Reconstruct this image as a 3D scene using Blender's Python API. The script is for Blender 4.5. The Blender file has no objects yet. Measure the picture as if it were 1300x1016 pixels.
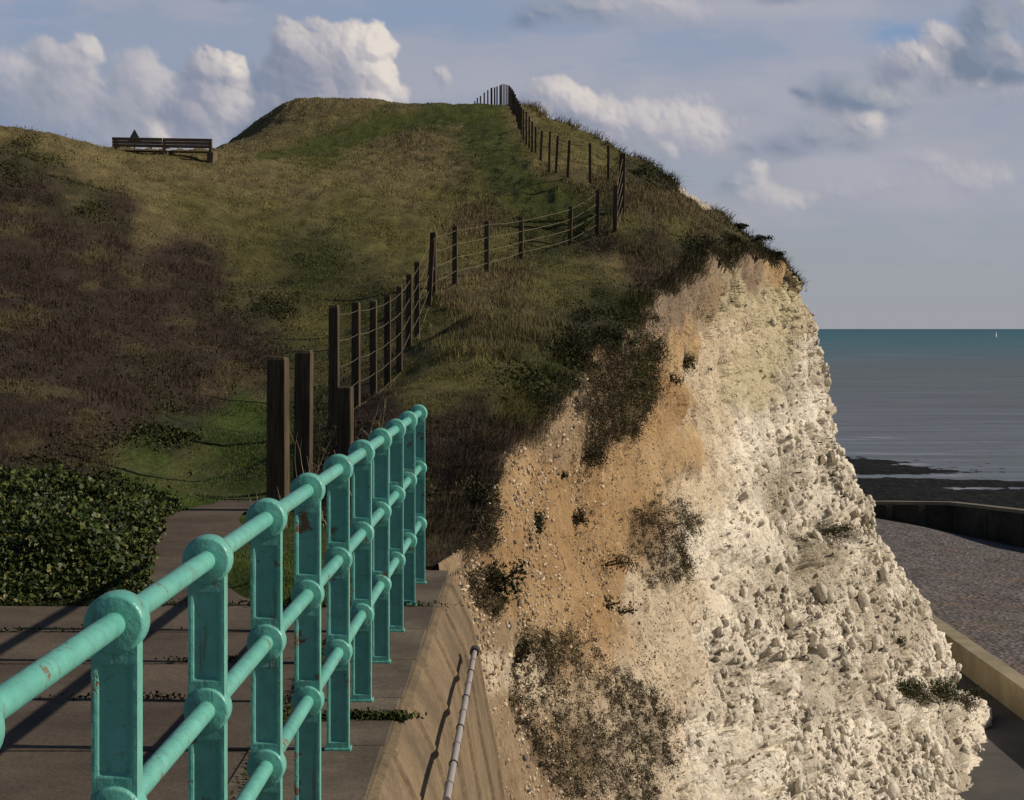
import bpy, math, random
import numpy as np
from mathutils import Vector, Matrix
random.seed(7); RNG = np.random.default_rng(11)
sc = bpy.context.scene
COL = sc.collection
R = math.radians

# ------------------------------------------------------------------ camera
FPX = 2400.0; HZ = 417.0; EYE = 1.65          # focal length in photo pixels, horizon row, eye height over the pavement
cam_d = bpy.data.cameras.new('camera'); cam = bpy.data.objects.new('camera', cam_d); COL.objects.link(cam)
cam.location = (0, 0, EYE); cam.rotation_euler = (R(90), 0, 0)
cam_d.sensor_width = 36; cam_d.lens = 36 * FPX / 1300
cam_d.shift_y = -(508 - HZ) / 1300
cam_d.clip_start = 0.1; cam_d.clip_end = 200000
sc.camera = cam
# ------------------------------------------------------------------ light
SUN_EL, SUN_AZ = 29.0, 3.0                     # azimuth in degrees from +X towards -Y (the camera side)
sd = Vector((math.cos(R(SUN_EL)) * math.cos(R(SUN_AZ)), -math.cos(R(SUN_EL)) * math.sin(R(SUN_AZ)), math.sin(R(SUN_EL))))
sun_l = bpy.data.lights.new('sun', 'SUN'); sun = bpy.data.objects.new('sun', sun_l); COL.objects.link(sun)
sun_l.energy = 3.7; sun_l.angle = R(0.53); sun_l.color = (1.0, 0.88, 0.72)
sun.rotation_euler = sd.to_track_quat('Z', 'Y').to_euler()
sc.view_settings.view_transform = 'Standard'; sc.view_settings.look = 'None'
sc.view_settings.exposure = 0.0; sc.view_settings.gamma = 1.0; sc.view_settings.use_curve_mapping = False

SEA = -20.5; FLOOR = -17.0
def s2l(c):
    c = np.asarray(c, float) / 255.0
    return tuple(np.where(c <= .04045, c / 12.92, ((c + .055) / 1.055) ** 2.4))

# ------------------------------------------------------------------ node helper
class NT:
    def __init__(self, tree): self.t = tree; self.n = tree.nodes; self.l = tree.links
    def new(self, typ, **kw):
        nd = self.n.new(typ)
        for k, v in kw.items(): setattr(nd, k, v)
        return nd
    def put(self, sock, v):
        if isinstance(v, bpy.types.NodeSocket): self.l.new(v, sock)
        elif v is not None:
            if hasattr(sock.default_value, '__len__') and not hasattr(v, '__len__'): v = [v] * len(sock.default_value)
            if hasattr(sock.default_value, '__len__') and len(v) == 3 and len(sock.default_value) == 4: v = (*v, 1)
            sock.default_value = v
    def m(self, op, a, b=None, c=None, clamp=False):
        nd = self.new('ShaderNodeMath', operation=op, use_clamp=clamp)
        self.put(nd.inputs[0], a); self.put(nd.inputs[1], b)
        if c is not None: self.put(nd.inputs[2], c)
        return nd.outputs[0]
    def v(self, op, a, b=None, scale=None):
        nd = self.new('ShaderNodeVectorMath', operation=op)
        self.put(nd.inputs[0], a)
        if b is not None: self.put(nd.inputs[1], b)
        if scale is not None: self.put(nd.inputs['Scale'], scale)
        return nd.outputs['Value'] if op in ('LENGTH', 'DOT_PRODUCT', 'DISTANCE') else nd.outputs[0]
    def noise(self, vec, scale, detail=4, rough=.55, color=False, lac=2.0, dist=0):
        nd = self.new('ShaderNodeTexNoise'); self.put(nd.inputs['Vector'], vec)
        nd.inputs['Scale'].default_value = scale; nd.inputs['Detail'].default_value = detail
        nd.inputs['Roughness'].default_value = rough; nd.inputs['Lacunarity'].default_value = lac
        nd.inputs['Distortion'].default_value = dist
        return nd.outputs['Color' if color else 'Fac']
    def voro(self, vec, scale, feature='F1', out='Distance', rnd=1.0):
        nd = self.new('ShaderNodeTexVoronoi', feature=feature); self.put(nd.inputs['Vector'], vec)
        nd.inputs['Scale'].default_value = scale; nd.inputs['Randomness'].default_value = rnd
        return nd.outputs[out]
    def rng(self, x, a, b, c=0., d=1., smooth=True):
        nd = self.new('ShaderNodeMapRange', interpolation_type='SMOOTHSTEP' if smooth else 'LINEAR')
        for i, q in enumerate((x, a, b, c, d)): self.put(nd.inputs[i], q)
        return nd.outputs[0]
    def mix(self, f, a, b, mode='MIX'):
        nd = self.new('ShaderNodeMix', data_type='RGBA', blend_type=mode)
        self.put(nd.inputs[0], f); self.put(nd.inputs[6], a); self.put(nd.inputs[7], b)
        return nd.outputs[2]
    def ramp(self, f, stops):
        nd = self.new('ShaderNodeValToRGB'); e = nd.color_ramp.elements
        while len(e) < len(stops): e.new(0.5)
        for el, (p, c) in zip(e, stops): el.position = p; el.color = (*c[:3], 1)
        self.put(nd.inputs[0], f); return nd.outputs[0]
    def xyz(self, x, y, z=0.):
        nd = self.new('ShaderNodeCombineXYZ')
        for i, q in enumerate((x, y, z)): self.put(nd.inputs[i], q)
        return nd.outputs[0]
    def sep(self, v):
        nd = self.new('ShaderNodeSeparateXYZ'); self.put(nd.inputs[0], v); return nd.outputs

# ------------------------------------------------------------------ world light: Nishita sky softened towards a grey blue horizon
world = bpy.data.worlds.new('World'); sc.world = world; world.use_nodes = True
world.node_tree.nodes.clear(); W = NT(world.node_tree)
tc = W.new('ShaderNodeTexCoord'); el = W.sep(tc.outputs['Generated'])[2]
sky = W.new('ShaderNodeTexSky', sky_type='NISHITA'); sky.sun_disc = False
sky.sun_elevation = R(SUN_EL); sky.sun_rotation = R(90 + SUN_AZ); sky.air_density = 1.0; sky.dust_density = 1.0; sky.ozone_density = 1.5
skyc = W.v('SCALE', sky.outputs[0], scale=.05)
base = W.ramp(el, [(0.0, (.17, .175, .19)), (.18, (.13, .155, .2)), (.35, (.06, .085, .14)), (1.0, (.02, .035, .075))])
bg = W.new('ShaderNodeBackground'); W.put(bg.inputs[0], W.mix(.3, base, skyc)); bg.inputs[1].default_value = 1.0
wo = W.new('ShaderNodeOutputWorld'); W.l.new(bg.outputs[0], wo.inputs[0])

# ------------------------------------------------------------------ general helpers
def px(u, v, d): return np.array(((u - 650) / FPX * d, d, EYE + (HZ - v) / FPX * d))
def proj(p):
    p = np.asarray(p); d = np.maximum(p[..., 1], .5)
    return 650 + p[..., 0] / d * FPX, HZ - (p[..., 2] - EYE) / d * FPX
def link(o, parent=None):
    COL.objects.link(o)
    if parent is not None: o.parent = parent
    return o
def tag(o, label=None, cat=None, group=None, kind=None):
    if label: o['label'] = label
    if cat: o['category'] = cat
    if group: o['group'] = group
    if kind: o['kind'] = kind
    return o
def empty(name, loc, rot=(0, 0, 0)):
    o = bpy.data.objects.new(name, None); o.location = loc; o.rotation_euler = rot; COL.objects.link(o); return o
def np_mesh(name, V, F, mat, parent=None, col=None, smooth=False, uv=None):
    V = np.asarray(V, np.float32); F = np.asarray(F, np.int32); k = F.shape[1]
    me = bpy.data.meshes.new(name); me.vertices.add(len(V)); me.vertices.foreach_set('co', V.ravel())
    me.loops.add(F.size); me.loops.foreach_set('vertex_index', F.ravel())
    me.polygons.add(len(F)); me.polygons.foreach_set('loop_start', np.arange(0, F.size, k, dtype=np.int32))
    me.polygons.foreach_set('loop_total', np.full(len(F), k, np.int32))
    if smooth: me.polygons.foreach_set('use_smooth', np.ones(len(F), bool))
    me.update(calc_edges=True)
    if col is not None:
        a = me.color_attributes.new('Col', 'FLOAT_COLOR', 'POINT'); c4 = np.ones((len(V), 4), np.float32); c4[:, :col.shape[1]] = col
        a.data.foreach_set('color', c4.ravel())
    me.materials.append(mat); o = bpy.data.objects.new(name, me); link(o, parent); return o
class MB:                                           # plain mesh collector
    def __init__(s): s.v = []; s.f = []
    def add(s, vs, fs):
        n = len(s.v); s.v += [tuple(p) for p in vs]; s.f += [tuple(i + n for i in f) for f in fs]; return s
    def box(s, x0, x1, y0, y1, z0, z1, M=None):
        vs = [Vector((x, y, z)) for z in (z0, z1) for x, y in ((x0, y0), (x1, y0), (x1, y1), (x0, y1))]
        if M is not None: vs = [M @ q for q in vs]
        return s.add(vs, [(3, 2, 1, 0), (4, 5, 6, 7), (0, 1, 5, 4), (1, 2, 6, 5), (2, 3, 7, 6), (3, 0, 4, 7)])
    def tube(s, pts, r, n=8, cap=True, prof=None):
        pts = [Vector(p) for p in pts]; rings = []
        for i, p in enumerate(pts):
            t = (pts[min(i + 1, len(pts) - 1)] - pts[max(i - 1, 0)]).normalized()
            a = t.cross(Vector((0, 0, 1)) if abs(t.z) < .9 else Vector((1, 0, 0))).normalized(); b = t.cross(a)
            rr = prof[i] if prof else r
            rings.append([p + (a * math.cos(2 * math.pi * k / n) + b * math.sin(2 * math.pi * k / n)) * rr for k in range(n)])
        vs = [q for ring in rings for q in ring]; fs = []
        for i in range(len(rings) - 1):
            for k in range(n): fs.append((i * n + k, i * n + (k + 1) % n, (i + 1) * n + (k + 1) % n, (i + 1) * n + k))
        if cap: fs.append(tuple(range(n - 1, -1, -1))); fs.append(tuple(range((len(rings) - 1) * n, len(rings) * n)))
        return s.add(vs, fs)
    def build(s, name, mat, parent=None, smooth=False, bevel=0, seg=2):
        me = bpy.data.meshes.new(name); me.from_pydata(s.v, [], s.f); me.materials.append(mat)
        o = bpy.data.objects.new(name, me); link(o, parent)
        if smooth:
            for p in me.polygons: p.use_smooth = True
            me.set_sharp_from_angle(angle=R(40))
        if bevel:
            b = o.modifiers.new('bevel', 'BEVEL'); b.width = bevel; b.segments = seg; b.limit_method = 'ANGLE'; b.harden_normals = False
        return o
# numpy noises
def hsh(i, j, k, seed):
    h = (i * 374761393 + j * 668265263 + k * 2147483647 + seed * 974711) & 0xffffffff
    h = ((h ^ (h >> 13)) * 1274126177) & 0xffffffff
    h = ((h ^ (h >> 16)) * 2246822519) & 0xffffffff
    return (h ^ (h >> 15)) & 0xffffffff
def vnoise(P, seed=0):
    P = np.asarray(P, float); i = np.floor(P).astype(np.int64); f = P - i; f = f * f * f * (f * (f * 6 - 15) + 10); r = 0
    for dx in (0, 1):
        for dy in (0, 1):
            for dz in (0, 1):
                w = (f[..., 0] if dx else 1 - f[..., 0]) * (f[..., 1] if dy else 1 - f[..., 1]) * (f[..., 2] if dz else 1 - f[..., 2])
                r = r + w * (hsh(i[..., 0] + dx, i[..., 1] + dy, i[..., 2] + dz, seed) / 4294967295.0)
    return r * 2 - 1
def fbm(P, oct=4, seed=0, rough=.5):
    a = 1; s = 0; t = 0; P = np.asarray(P, float)
    for o in range(oct): s = s + a * vnoise(P * 2.03 ** o + 17.3 * o, seed + o); t += a; a *= rough
    return s / t
def worley(P, seed=0):
    P = np.asarray(P, float); i = np.floor(P).astype(np.int64); d1 = np.full(P.shape[:-1], 9.); d2 = d1.copy()
    ident = np.zeros(P.shape[:-1])
    for dx in (-1, 0, 1):
        for dy in (-1, 0, 1):
            for dz in (-1, 0, 1):
                c = (i[..., 0] + dx, i[..., 1] + dy, i[..., 2] + dz)
                q = np.stack([c[n] + hsh(*c, seed + 50 * n + 1) / 4294967295.0 for n in range(3)], -1)
                d = np.linalg.norm(P - q, axis=-1); m = d < d1
                d2 = np.where(m, d1, np.minimum(d2, d)); d1 = np.where(m, d, d1)
                ident = np.where(m, hsh(*c, seed + 999) / 4294967295.0, ident)
    return d1, d2, ident
def sstep(x, a, b): t = np.clip((x - a) / (b - a), 0, 1); return t * t * (3 - 2 * t)
class RBF:
    def __init__(s, X, y, c=3., lam=1e-3):
        s.X = np.asarray(X, float); s.c = c; n = len(s.X)
        K = -np.sqrt(((s.X[:, None] - s.X[None]) ** 2).sum(-1) + c * c); Pm = np.c_[np.ones(n), s.X]
        A = np.zeros((n + 3, n + 3)); A[:n, :n] = K - lam * np.eye(n) * -1; A[:n, n:] = Pm; A[n:, :n] = Pm.T
        s.w = np.linalg.solve(A, np.r_[np.asarray(y, float), 0, 0, 0])
    def __call__(s, Q):
        Q = np.asarray(Q, float); sh = Q.shape[:-1]; Q = Q.reshape(-1, 2); out = np.empty(len(Q)); n = len(s.X)
        for a in range(0, len(Q), 40000):
            q = Q[a:a + 40000]; K = -np.sqrt(((q[:, None] - s.X[None]) ** 2).sum(-1) + s.c ** 2)
            out[a:a + 40000] = K @ s.w[:n] + s.w[n] + q @ s.w[n + 1:]
        return out.reshape(sh)

# ------------------------------------------------------------------ materials
def new_mat(name):
    m = bpy.data.materials.new(name); m.use_nodes = True; m.node_tree.nodes.clear(); N = NT(m.node_tree)
    b = N.new('ShaderNodeBsdfPrincipled'); o = N.new('ShaderNodeOutputMaterial'); N.l.new(b.outputs[0], o.inputs[0]); return m, N, b
def pos(N): return N.new('ShaderNodeNewGeometry').outputs['Position']
def bump(N, b, h, strength=.5, dist=.02):
    nd = N.new('ShaderNodeBump'); nd.inputs['Strength'].default_value = strength; nd.inputs['Distance'].default_value = dist
    N.put(nd.inputs['Height'], h); N.l.new(nd.outputs[0], b.inputs['Normal'])
def attr_mat(name, rough=.9, spec=.15, scales=((3, .35), (30, .4)), bumps=(25, .04, .6), gain=1.0):
    m, N, b = new_mat(name); a = N.new('ShaderNodeAttribute', attribute_name='Col'); p = pos(N); c = a.outputs['Color']
    for sc_, amt in scales:
        f = N.rng(N.noise(p, sc_, 4, .6), .25, .75, 1 - amt, 1 + amt, False); c = N.v('SCALE', c, scale=f)
    if gain != 1: c = N.v('SCALE', c, scale=gain)
    N.put(b.inputs['Base Color'], c); b.inputs['Roughness'].default_value = rough; b.inputs['Specular IOR Level'].default_value = spec
    if bumps: bump(N, b, N.noise(p, bumps[0], 5, .65), bumps[2], bumps[1])
    return m
def leaf_mat(name, rough=.7, spec=.2, trans=.0):
    m, N, b = new_mat(name); a = N.new('ShaderNodeAttribute', attribute_name='Col')
    N.put(b.inputs['Base Color'], a.outputs['Color']); b.inputs['Roughness'].default_value = rough; b.inputs['Specular IOR Level'].default_value = spec
    return m
M_GROUND = attr_mat('turf_soil', scales=((1.2, .25), (9, .35), (45, .4)), bumps=(22, .06, .8))
M_GRASS = leaf_mat('grass_blade', .75, .15)
M_IVY = leaf_mat('ivy_leaf', .5, .25)
M_SHRUB = leaf_mat('shrub_leaf', .8, .1)
M_STONE = leaf_mat('flint', .6, .3)

def chalk_mat():
    m, N, b = new_mat('chalk_and_clay'); a = N.new('ShaderNodeAttribute', attribute_name='Col'); p = pos(N); c = a.outputs['Color']
    ch = a.outputs['Alpha']
    for sc_, amt in ((1.1, .16), (7, .2), (28, .2), (90, .15)):
        c = N.v('SCALE', c, scale=N.rng(N.noise(p, sc_, 4, .6), .25, .75, 1 - amt, 1 + amt, False))
    # stains that run down the face
    st = N.rng(N.noise(N.v('MULTIPLY', p, (1, 1, .16)), 2.2, 5, .65), .52, .72)
    c = N.mix(N.m('MULTIPLY', st, .3), c, (.34, .26, .15))
    # flint specks
    fl = N.rng(N.voro(p, 13), .16, .10); sel = N.rng(N.noise(p, 5, 2, .5), .5, .56)
    c = N.mix(N.m('MULTIPLY', fl, N.m('MULTIPLY', sel, .75)), c, (.09, .08, .07))
    N.put(b.inputs['Base Color'], c); b.inputs['Roughness'].default_value = .95; b.inputs['Specular IOR Level'].default_value = .08
    h = N.m('ADD', N.noise(p, 14, 6, .7), N.m('MULTIPLY', N.voro(p, 9), -.7)); bump(N, b, h, .9, .06)
    return m
M_CHALK = chalk_mat()

def concrete_mat(name, col, dark, scale=1.5, boards=False, rough=.9, bmp=.3):
    m, N, b = new_mat(name); p = pos(N)
    f = N.noise(p, scale, 6, .65); c = N.mix(N.rng(f, .3, .7), dark, col)
    c = N.v('SCALE', c, scale=N.rng(N.noise(p, 40, 3, .6), .3, .7, .8, 1.2, False))
    st = N.rng(N.noise(N.v('MULTIPLY', p, (1.2, 1.2, .5)), 2, 5, .65), .52, .7); c = N.mix(N.m('MULTIPLY', st, .4), c, dark)
    pit = N.rng(N.voro(p, 60), .12, .05); c = N.mix(N.m('MULTIPLY', pit, .5), c, tuple(x * .4 for x in dark))
    N.put(b.inputs['Base Color'], c); b.inputs['Roughness'].default_value = rough; b.inputs['Specular IOR Level'].default_value = .2
    bump(N, b, N.m('ADD', N.noise(p, 60, 4, .7), N.m('MULTIPLY', N.noise(p, 8, 4, .6), 2)), bmp, .01); return m
M_CONC = concrete_mat('wall_concrete', (.25, .185, .115), (.14, .105, .07), 2.2)
M_CONCTOP = concrete_mat('parapet_concrete', (.20, .165, .125), (.10, .08, .062), 1.6)
M_PATH = concrete_mat('path_concrete', (.165, .130, .098), (.085, .067, .052), .9, bmp=.4)
M_SEAWALL = concrete_mat('sea_wall_concrete', (.42, .36, .25), (.28, .24, .16), .5)
M_GROYNE = concrete_mat('groyne_concrete', (.095, .09, .07), (.035, .034, .027), .35)
M_COPING = concrete_mat('groyne_coping', (.30, .27, .20), (.2, .18, .13), .5)
M_WALK = concrete_mat('promenade_asphalt', (.12, .115, .11), (.085, .082, .08), .4)

def paint_mat():
    m, N, b = new_mat('turquoise_paint'); p = pos(N)
    c = N.mix(N.rng(N.noise(p, 3, 4, .6), .3, .7), (.125, .44, .365), (.17, .52, .44))
    c = N.v('SCALE', c, scale=N.rng(N.noise(p, 22, 4, .6), .3, .7, .86, 1.1, False))
    n1 = N.noise(p, 9, 6, .7); ru = N.rng(n1, .60, .66); fine = N.rng(N.noise(p, 55, 5, .7), .59, .68)
    run = N.rng(N.noise(N.v('MULTIPLY', p, (30, 30, 2.0)), 1, 4, .6), .61, .72)
    fac = N.m('MAXIMUM', N.m('MAXIMUM', N.m('MULTIPLY', ru, .9), N.m('MULTIPLY', fine, .4)), N.m('MULTIPLY', run, .6))
    rust = N.mix(N.noise(p, 70, 3, .6), (.10, .035, .012), (.28, .12, .04)); c = N.mix(fac, c, rust)
    N.put(b.inputs['Base Color'], c); N.put(b.inputs['Roughness'], N.m('MULTIPLY_ADD', fac, .4, .36)); b.inputs['Specular IOR Level'].default_value = .45
    h = N.m('ADD', N.noise(p, 30, 4, .6), N.m('MULTIPLY', fac, -.6)); bump(N, b, h, .45, .008); return m
M_PAINT = paint_mat()
def wood_mat(name, col, dark):
    m, N, b = new_mat(name); p = pos(N)
    f = N.noise(N.v('MULTIPLY', p, (40, 40, 2.5)), 1, 5, .65); c = N.mix(N.rng(f, .3, .7), dark, col)
    c = N.v('SCALE', c, scale=N.rng(N.noise(p, 2, 3, .6), .3, .7, .75, 1.25, False))
    N.put(b.inputs['Base Color'], c); b.inputs['Roughness'].default_value = .85; b.inputs['Specular IOR Level'].default_value = .2; bump(N, b, f, .5, .006); return m
M_POST = wood_mat('weathered_post_wood', (.125, .095, .06), (.05, .038, .026))
M_BENCH = wood_mat('bench_wood', (.20, .15, .10), (.12, .09, .06))
def plain(name, col, rough=.5, metal=0., spec=.4):
    m, N, b = new_mat(name); p = pos(N)
    N.put(b.inputs['Base Color'], N.mix(N.noise(p, 25, 4, .6), tuple(x * .75 for x in col), col))
    b.inputs['Roughness'].default_value = rough; b.inputs['Metallic'].default_value = metal; b.inputs['Specular IOR Level'].default_value = spec; return m
M_WIRE = plain('galvanised_wire', (.26, .21, .14), .6, .2)
M_PIPE = plain('grey_pipe_paint', (.42, .38, .36), .5); M_DARK = plain('dark_metal', (.05, .045, .04), .6)
M_SIGN = plain('sign_back_grey', (.08, .10, .11), .5); M_SAIL = plain('sail_cloth', (.85, .84, .8), .8); M_HULL = plain('boat_hull', (.7, .7, .7), .4)
M_STEM = plain('woody_stem', (.10, .07, .045), .9)

# ------------------------------------------------------------------ sky dome: the clouds stand on a far dome, above the sea horizon
def smax(a, b, k): h = np.clip(.5 + .5 * (a - b) / k, 0, 1); return b * (1 - h) + a * h + k * h * (1 - h)
def worley2(P, seed):
    i = np.floor(P).astype(np.int64); d1 = np.full(P.shape[:-1], 9.)
    for dx in (-1, 0, 1):
        for dy in (-1, 0, 1):
            cx_, cy_ = i[..., 0] + dx, i[..., 1] + dy; z = cx_ * 0
            qx = cx_ + hsh(cx_, cy_, z, seed + 1) / 4294967295.0; qy = cy_ + hsh(cx_, cy_, z, seed + 51) / 4294967295.0
            d1 = np.minimum(d1, (P[..., 0] - qx) ** 2 + (P[..., 1] - qy) ** 2)
    return np.sqrt(d1)
def cloud_layer(U, V, blobs, seed, warp=30, bill=.30, kf=.22, stretch=1.0):
    P = np.stack([U / 100, V / 100 * stretch, np.full_like(U, seed * 3.7)], -1)
    wu = warp * fbm(P * 1.7, 4, seed, .55); wv = warp * fbm(P * 1.7, 4, seed + 5, .55); acc = None
    for cx_, cy_, rx, ry, a in blobs:
        dx = (U + wu - cx_) / rx; dy = (V + wv - cy_) / ry; d = (1 - np.sqrt(dx * dx + dy * dy)) * a
        acc = d if acc is None else smax(acc, d, kf)
    b = 0
    for s_, am in ((2.4, 1.), (5.0, .42), (11., .13)):
        q = P * s_; q = q + .35 * np.stack([fbm(q * .8, 2, seed + 11), fbm(q * .8, 2, seed + 12), 0 * U], -1); w_ = worley2(q, seed + int(s_ * 10)); b = b + am * (.55 - w_)
    return acc + bill * b, P
def paint_sky(U, V):
    """colour (linear) of the sky towards photo column U, row V"""
    def lerp(a, b, t): return a * (1 - t[..., None]) + np.asarray(b) * t[..., None]
    L_ = lambda *c: np.array(s2l(c))
    ys = [-700, -150, 0, 60, 150, 240, 330, 417, 460]; cs = np.array([(.03, .05, .11), L_(122, 140, 170), L_(140, 152, 174), L_(143, 154, 175), L_(148, 155, 172), L_(151, 158, 171), L_(151, 157, 166), L_(156, 157, 162), L_(156, 157, 162)])
    c = np.stack([np.interp(V, ys, cs[:, k]) for k in range(3)], -1)
    P = np.stack([U / 100, V / 100, 0 * U], -1)
    c = lerp(c, L_(112, 135, 170), sstep(-U, -600, -180) * sstep(V, 60, 190) * .75)
    # blue openings between high veils
    n1 = fbm(P * np.array((.5, 1.7, 1)), 5, 501); g = lambda cx_, cy_, rx, ry: np.exp(-((U - cx_) / rx) ** 2 - ((V - cy_) / ry) ** 2)
    op = 1.0 * g(1110, 44, 150, 22) + .5 * g(820, 62, 170, 26) + .35 * g(40, 20, 60, 30) + .3 * g(560, 25, 150, 30); c = lerp(c, L_(122, 149, 183), np.clip(op * (1 + 1.4 * n1) * .75, 0, 1))
    n2 = fbm(P * np.array((.45, 1.3, 1)), 6, 511, .58); veil = sstep(n2, -.1, .4) * sstep(-V, -400, -220) * sstep(V, -200, 0); c = lerp(c, L_(166, 166, 178), veil * .55)
    veil2 = np.clip(g(1060, 8, 260, 16) + .9 * g(880, 108, 300, 26) + .8 * g(980, 320, 250, 70) * 0 + .7 * g(1150, 215, 230, 60), 0, 1) * (.7 + .8 * n2); c = lerp(c, L_(172, 171, 181), np.clip(veil2, 0, 1) * .6)
    def comp(c, blobs, seed, *a, **k):
        x0 = min(b[0] - 1.6 * b[2] for b in blobs) - 40; x1 = max(b[0] + 1.6 * b[2] for b in blobs) + 40; y0 = min(b[1] - 1.6 * b[3] for b in blobs) - 40; y1 = max(b[1] + 1.6 * b[3] for b in blobs) + 40
        j = np.nonzero((U[0] > x0) & (U[0] < x1))[0]; i = np.nonzero((V[:, 0] > y0) & (V[:, 0] < y1))[0]
        if len(i) < 3 or len(j) < 3: return c, None
        sl = (slice(i[0], i[-1] + 1), slice(j[0], j[-1] + 1)); c = c.copy(); c[sl] = comp_(U[sl], V[sl], c[sl], blobs, seed, *a, **k)[0]; return c, None
    def comp_(U, V, c, blobs, seed, pal, dark, soft, warp=26, bill=.3, base=None, op=1., hz=0., lf=1.0, cb=0.0):
        D, P_ = cloud_layer(U, V, blobs, seed, warp, bill)
        H = np.sqrt(np.clip(D + .06, 0, None)); gy_, gx_ = np.gradient(H); du = np.gradient(U, axis=1); dv = np.gradient(V, axis=0); gx_ = gx_ / du * 90; gy_ = gy_ / dv * 90
        Ds, _ = D, 0
        for it in range(2): pass
        nz = 1 / np.sqrt(1 + gx_ ** 2 * .45 + gy_ ** 2 * .45); lit = (-gx_ * .45 + gy_ * .40) * nz * lf + .22 * nz
        # large scale light from the right
        big = 0
        for cx_, cy_, rx, ry, a in blobs: w_ = np.exp(-(((U - cx_) / rx) ** 2 + ((V - cy_) / ry) ** 2)); big = big + w_ * np.clip(((U - cx_) / rx * .75 - (V - cy_) / ry * .65), -1, 1)
        t = np.clip(.42 + cb + .27 * lit + .40 * np.clip(big, -1.1, 1.1) + .06 * fbm(P_ * 3, 4, seed + 70), 0, 1)
        col = np.stack([np.interp(t, [0, .3, .55, .8, 1], [L_(*q)[k] for q in pal]) for k in range(3)], -1)
        al = sstep(D, -.04, soft * (1.9 - 1.2 * sstep(t, .3, .85)))
        if base is not None: al = al * sstep(-(V + 14 * fbm(P_ * 1.5, 3, seed + 31)), -base[1], -base[0])
        al = np.clip(al * op, 0, 1); return lerp(c, col, al), D
    warm = [(124, 133, 154), (142, 147, 163), (166, 165, 174), (192, 187, 188), (222, 213, 204)]
    grey = [(112, 126, 148), (124, 136, 156), (142, 150, 164), (165, 167, 174), (190, 187, 186)]
    soft_ = [(134, 143, 160), (150, 154, 167), (163, 164, 175), (181, 178, 184), (204, 198, 195)]
    # far left bank
    c, _ = comp(c, [(60, 150, 120, 90, 1), (150, 170, 110, 90, 1), (20, 120, 70, 60, 1), (230, 170, 70, 70, 1), (0, 90, 50, 40, .9), (-150, 120, 140, 80, 1)], 610, soft_, 0, .55, 30, .22, None, .75, cb=-.10)
    c, _ = comp(c, [(95, 85, 44, 42, 1), (112, 70, 26, 30, 1), (75, 120, 60, 50, 1), (60, 75, 30, 30, .8)], 620, soft_, 0, .35, 24, .34, (110, 190), .9, cb=.02)
    c, _ = comp(c, [(165, 95, 44, 48, 1), (150, 140, 60, 50, 1), (190, 120, 40, 44, 1)], 630, soft_, 0, .5, 24, .3, (140, 200), .8, cb=-.05)
    c, _ = comp(c, [(195, 170, 30, 34, 1), (180, 190, 40, 24, 1)], 640, warm, 0, .4, 14, .3, None, .85, cb=.02)
    c, _ = comp(c, [(262, 90, 40, 30, 1), (290, 92, 26, 26, 1), (270, 130, 56, 50, 1), (240, 150, 60, 44, 1)], 650, warm, 0, .25, 18, .36, (140, 220), .95, cb=-.07)
    # dark side and the great cumulus
    c, _ = comp(c, [(345, 100, 40, 44, 1), (365, 150, 56, 60, 1), (330, 170, 50, 40, 1)], 660, grey, 0, .4, 18, .3, None, .85, cb=-.15)
    c, _ = comp(c, [(395, 82, 66, 56, 1), (435, 66, 52, 44, 1), (462, 96, 46, 56, 1), (455, 150, 66, 70, 1), (400, 140, 80, 60, 1), (360, 60, 30, 30, 1), (470, 60, 30, 34, 1)], 670, warm, 0, .22, 20, .36, (165, 330), .97, cb=-.03)
    c, _ = comp(c, [(562, 100, 13, 18, 1), (553, 92, 10, 10, 1)], 680, soft_, 0, .7, 8, .3, None, .7, cb=.05)
    # right of the summit
    c, _ = comp(c, [(790, 168, 150, 56, 1), (860, 175, 70, 46, 1), (730, 170, 90, 56, 1)], 690, soft_, 0, .5, 24, .3, (205, 265), .85, cb=.05)
    c, _ = comp(c, [(694, 122, 40, 28, 1), (728, 140, 40, 34, 1), (680, 140, 40, 34, 1), (760, 160, 40, 34, 1)], 700, warm, 0, .3, 16, .36, (170, 240), .85, cb=.0)
    c, _ = comp(c, [(840, 188, 22, 22, 1), (812, 160, 26, 18, .8)], 710, warm, 0, .7, 12, .3, None, .55, cb=.1)
    # grey streak clouds at the top
    c, _ = comp(c, [(695, 20, 54, 26, 1.1), (745, 12, 60, 22, 1.1), (668, 28, 34, 16, 1)], 720, grey, 0, .6, 18, .3, None, .8, cb=-.12)
    c, _ = comp(c, [(770, 20, 70, 26, 1), (840, 12, 80, 28, 1)], 725, soft_, 0, .7, 20, .3, None, .7, cb=.03)
    c, _ = comp(c, [(985, 2, 60, 12, 1), (300, -2, 50, 10, 1)], 730, grey, 0, .6, 14, .3, None, .7, cb=-.15)
    # right hand diagonal bank: bright puffs then the grey undersides in front
    c, _ = comp(c, [(1150, 110, 90, 46, 1), (1090, 150, 80, 40, 1), (1230, 90, 90, 60, 1), (1290, 110, 70, 50, 1)], 740, soft_, 0, .7, 22, .3, None, .75, cb=.05)
    c, _ = comp(c, [(1190, 56, 36, 36, 1.1), (1140, 84, 46, 34, 1.1), (1205, 96, 60, 36, 1), (1165, 76, 26, 22, .9)], 750, warm, 0, .5, 14, .34, (120, 165), .85, cb=.04)
    c, _ = comp(c, [(1060, 120, 56, 32, 1.2), (1095, 132, 60, 28, 1.2), (1022, 120, 18, 13, 1.1), (1120, 140, 44, 22, 1)], 760, grey, 0, .55, 14, .3, None, .9, cb=-.2)
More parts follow.
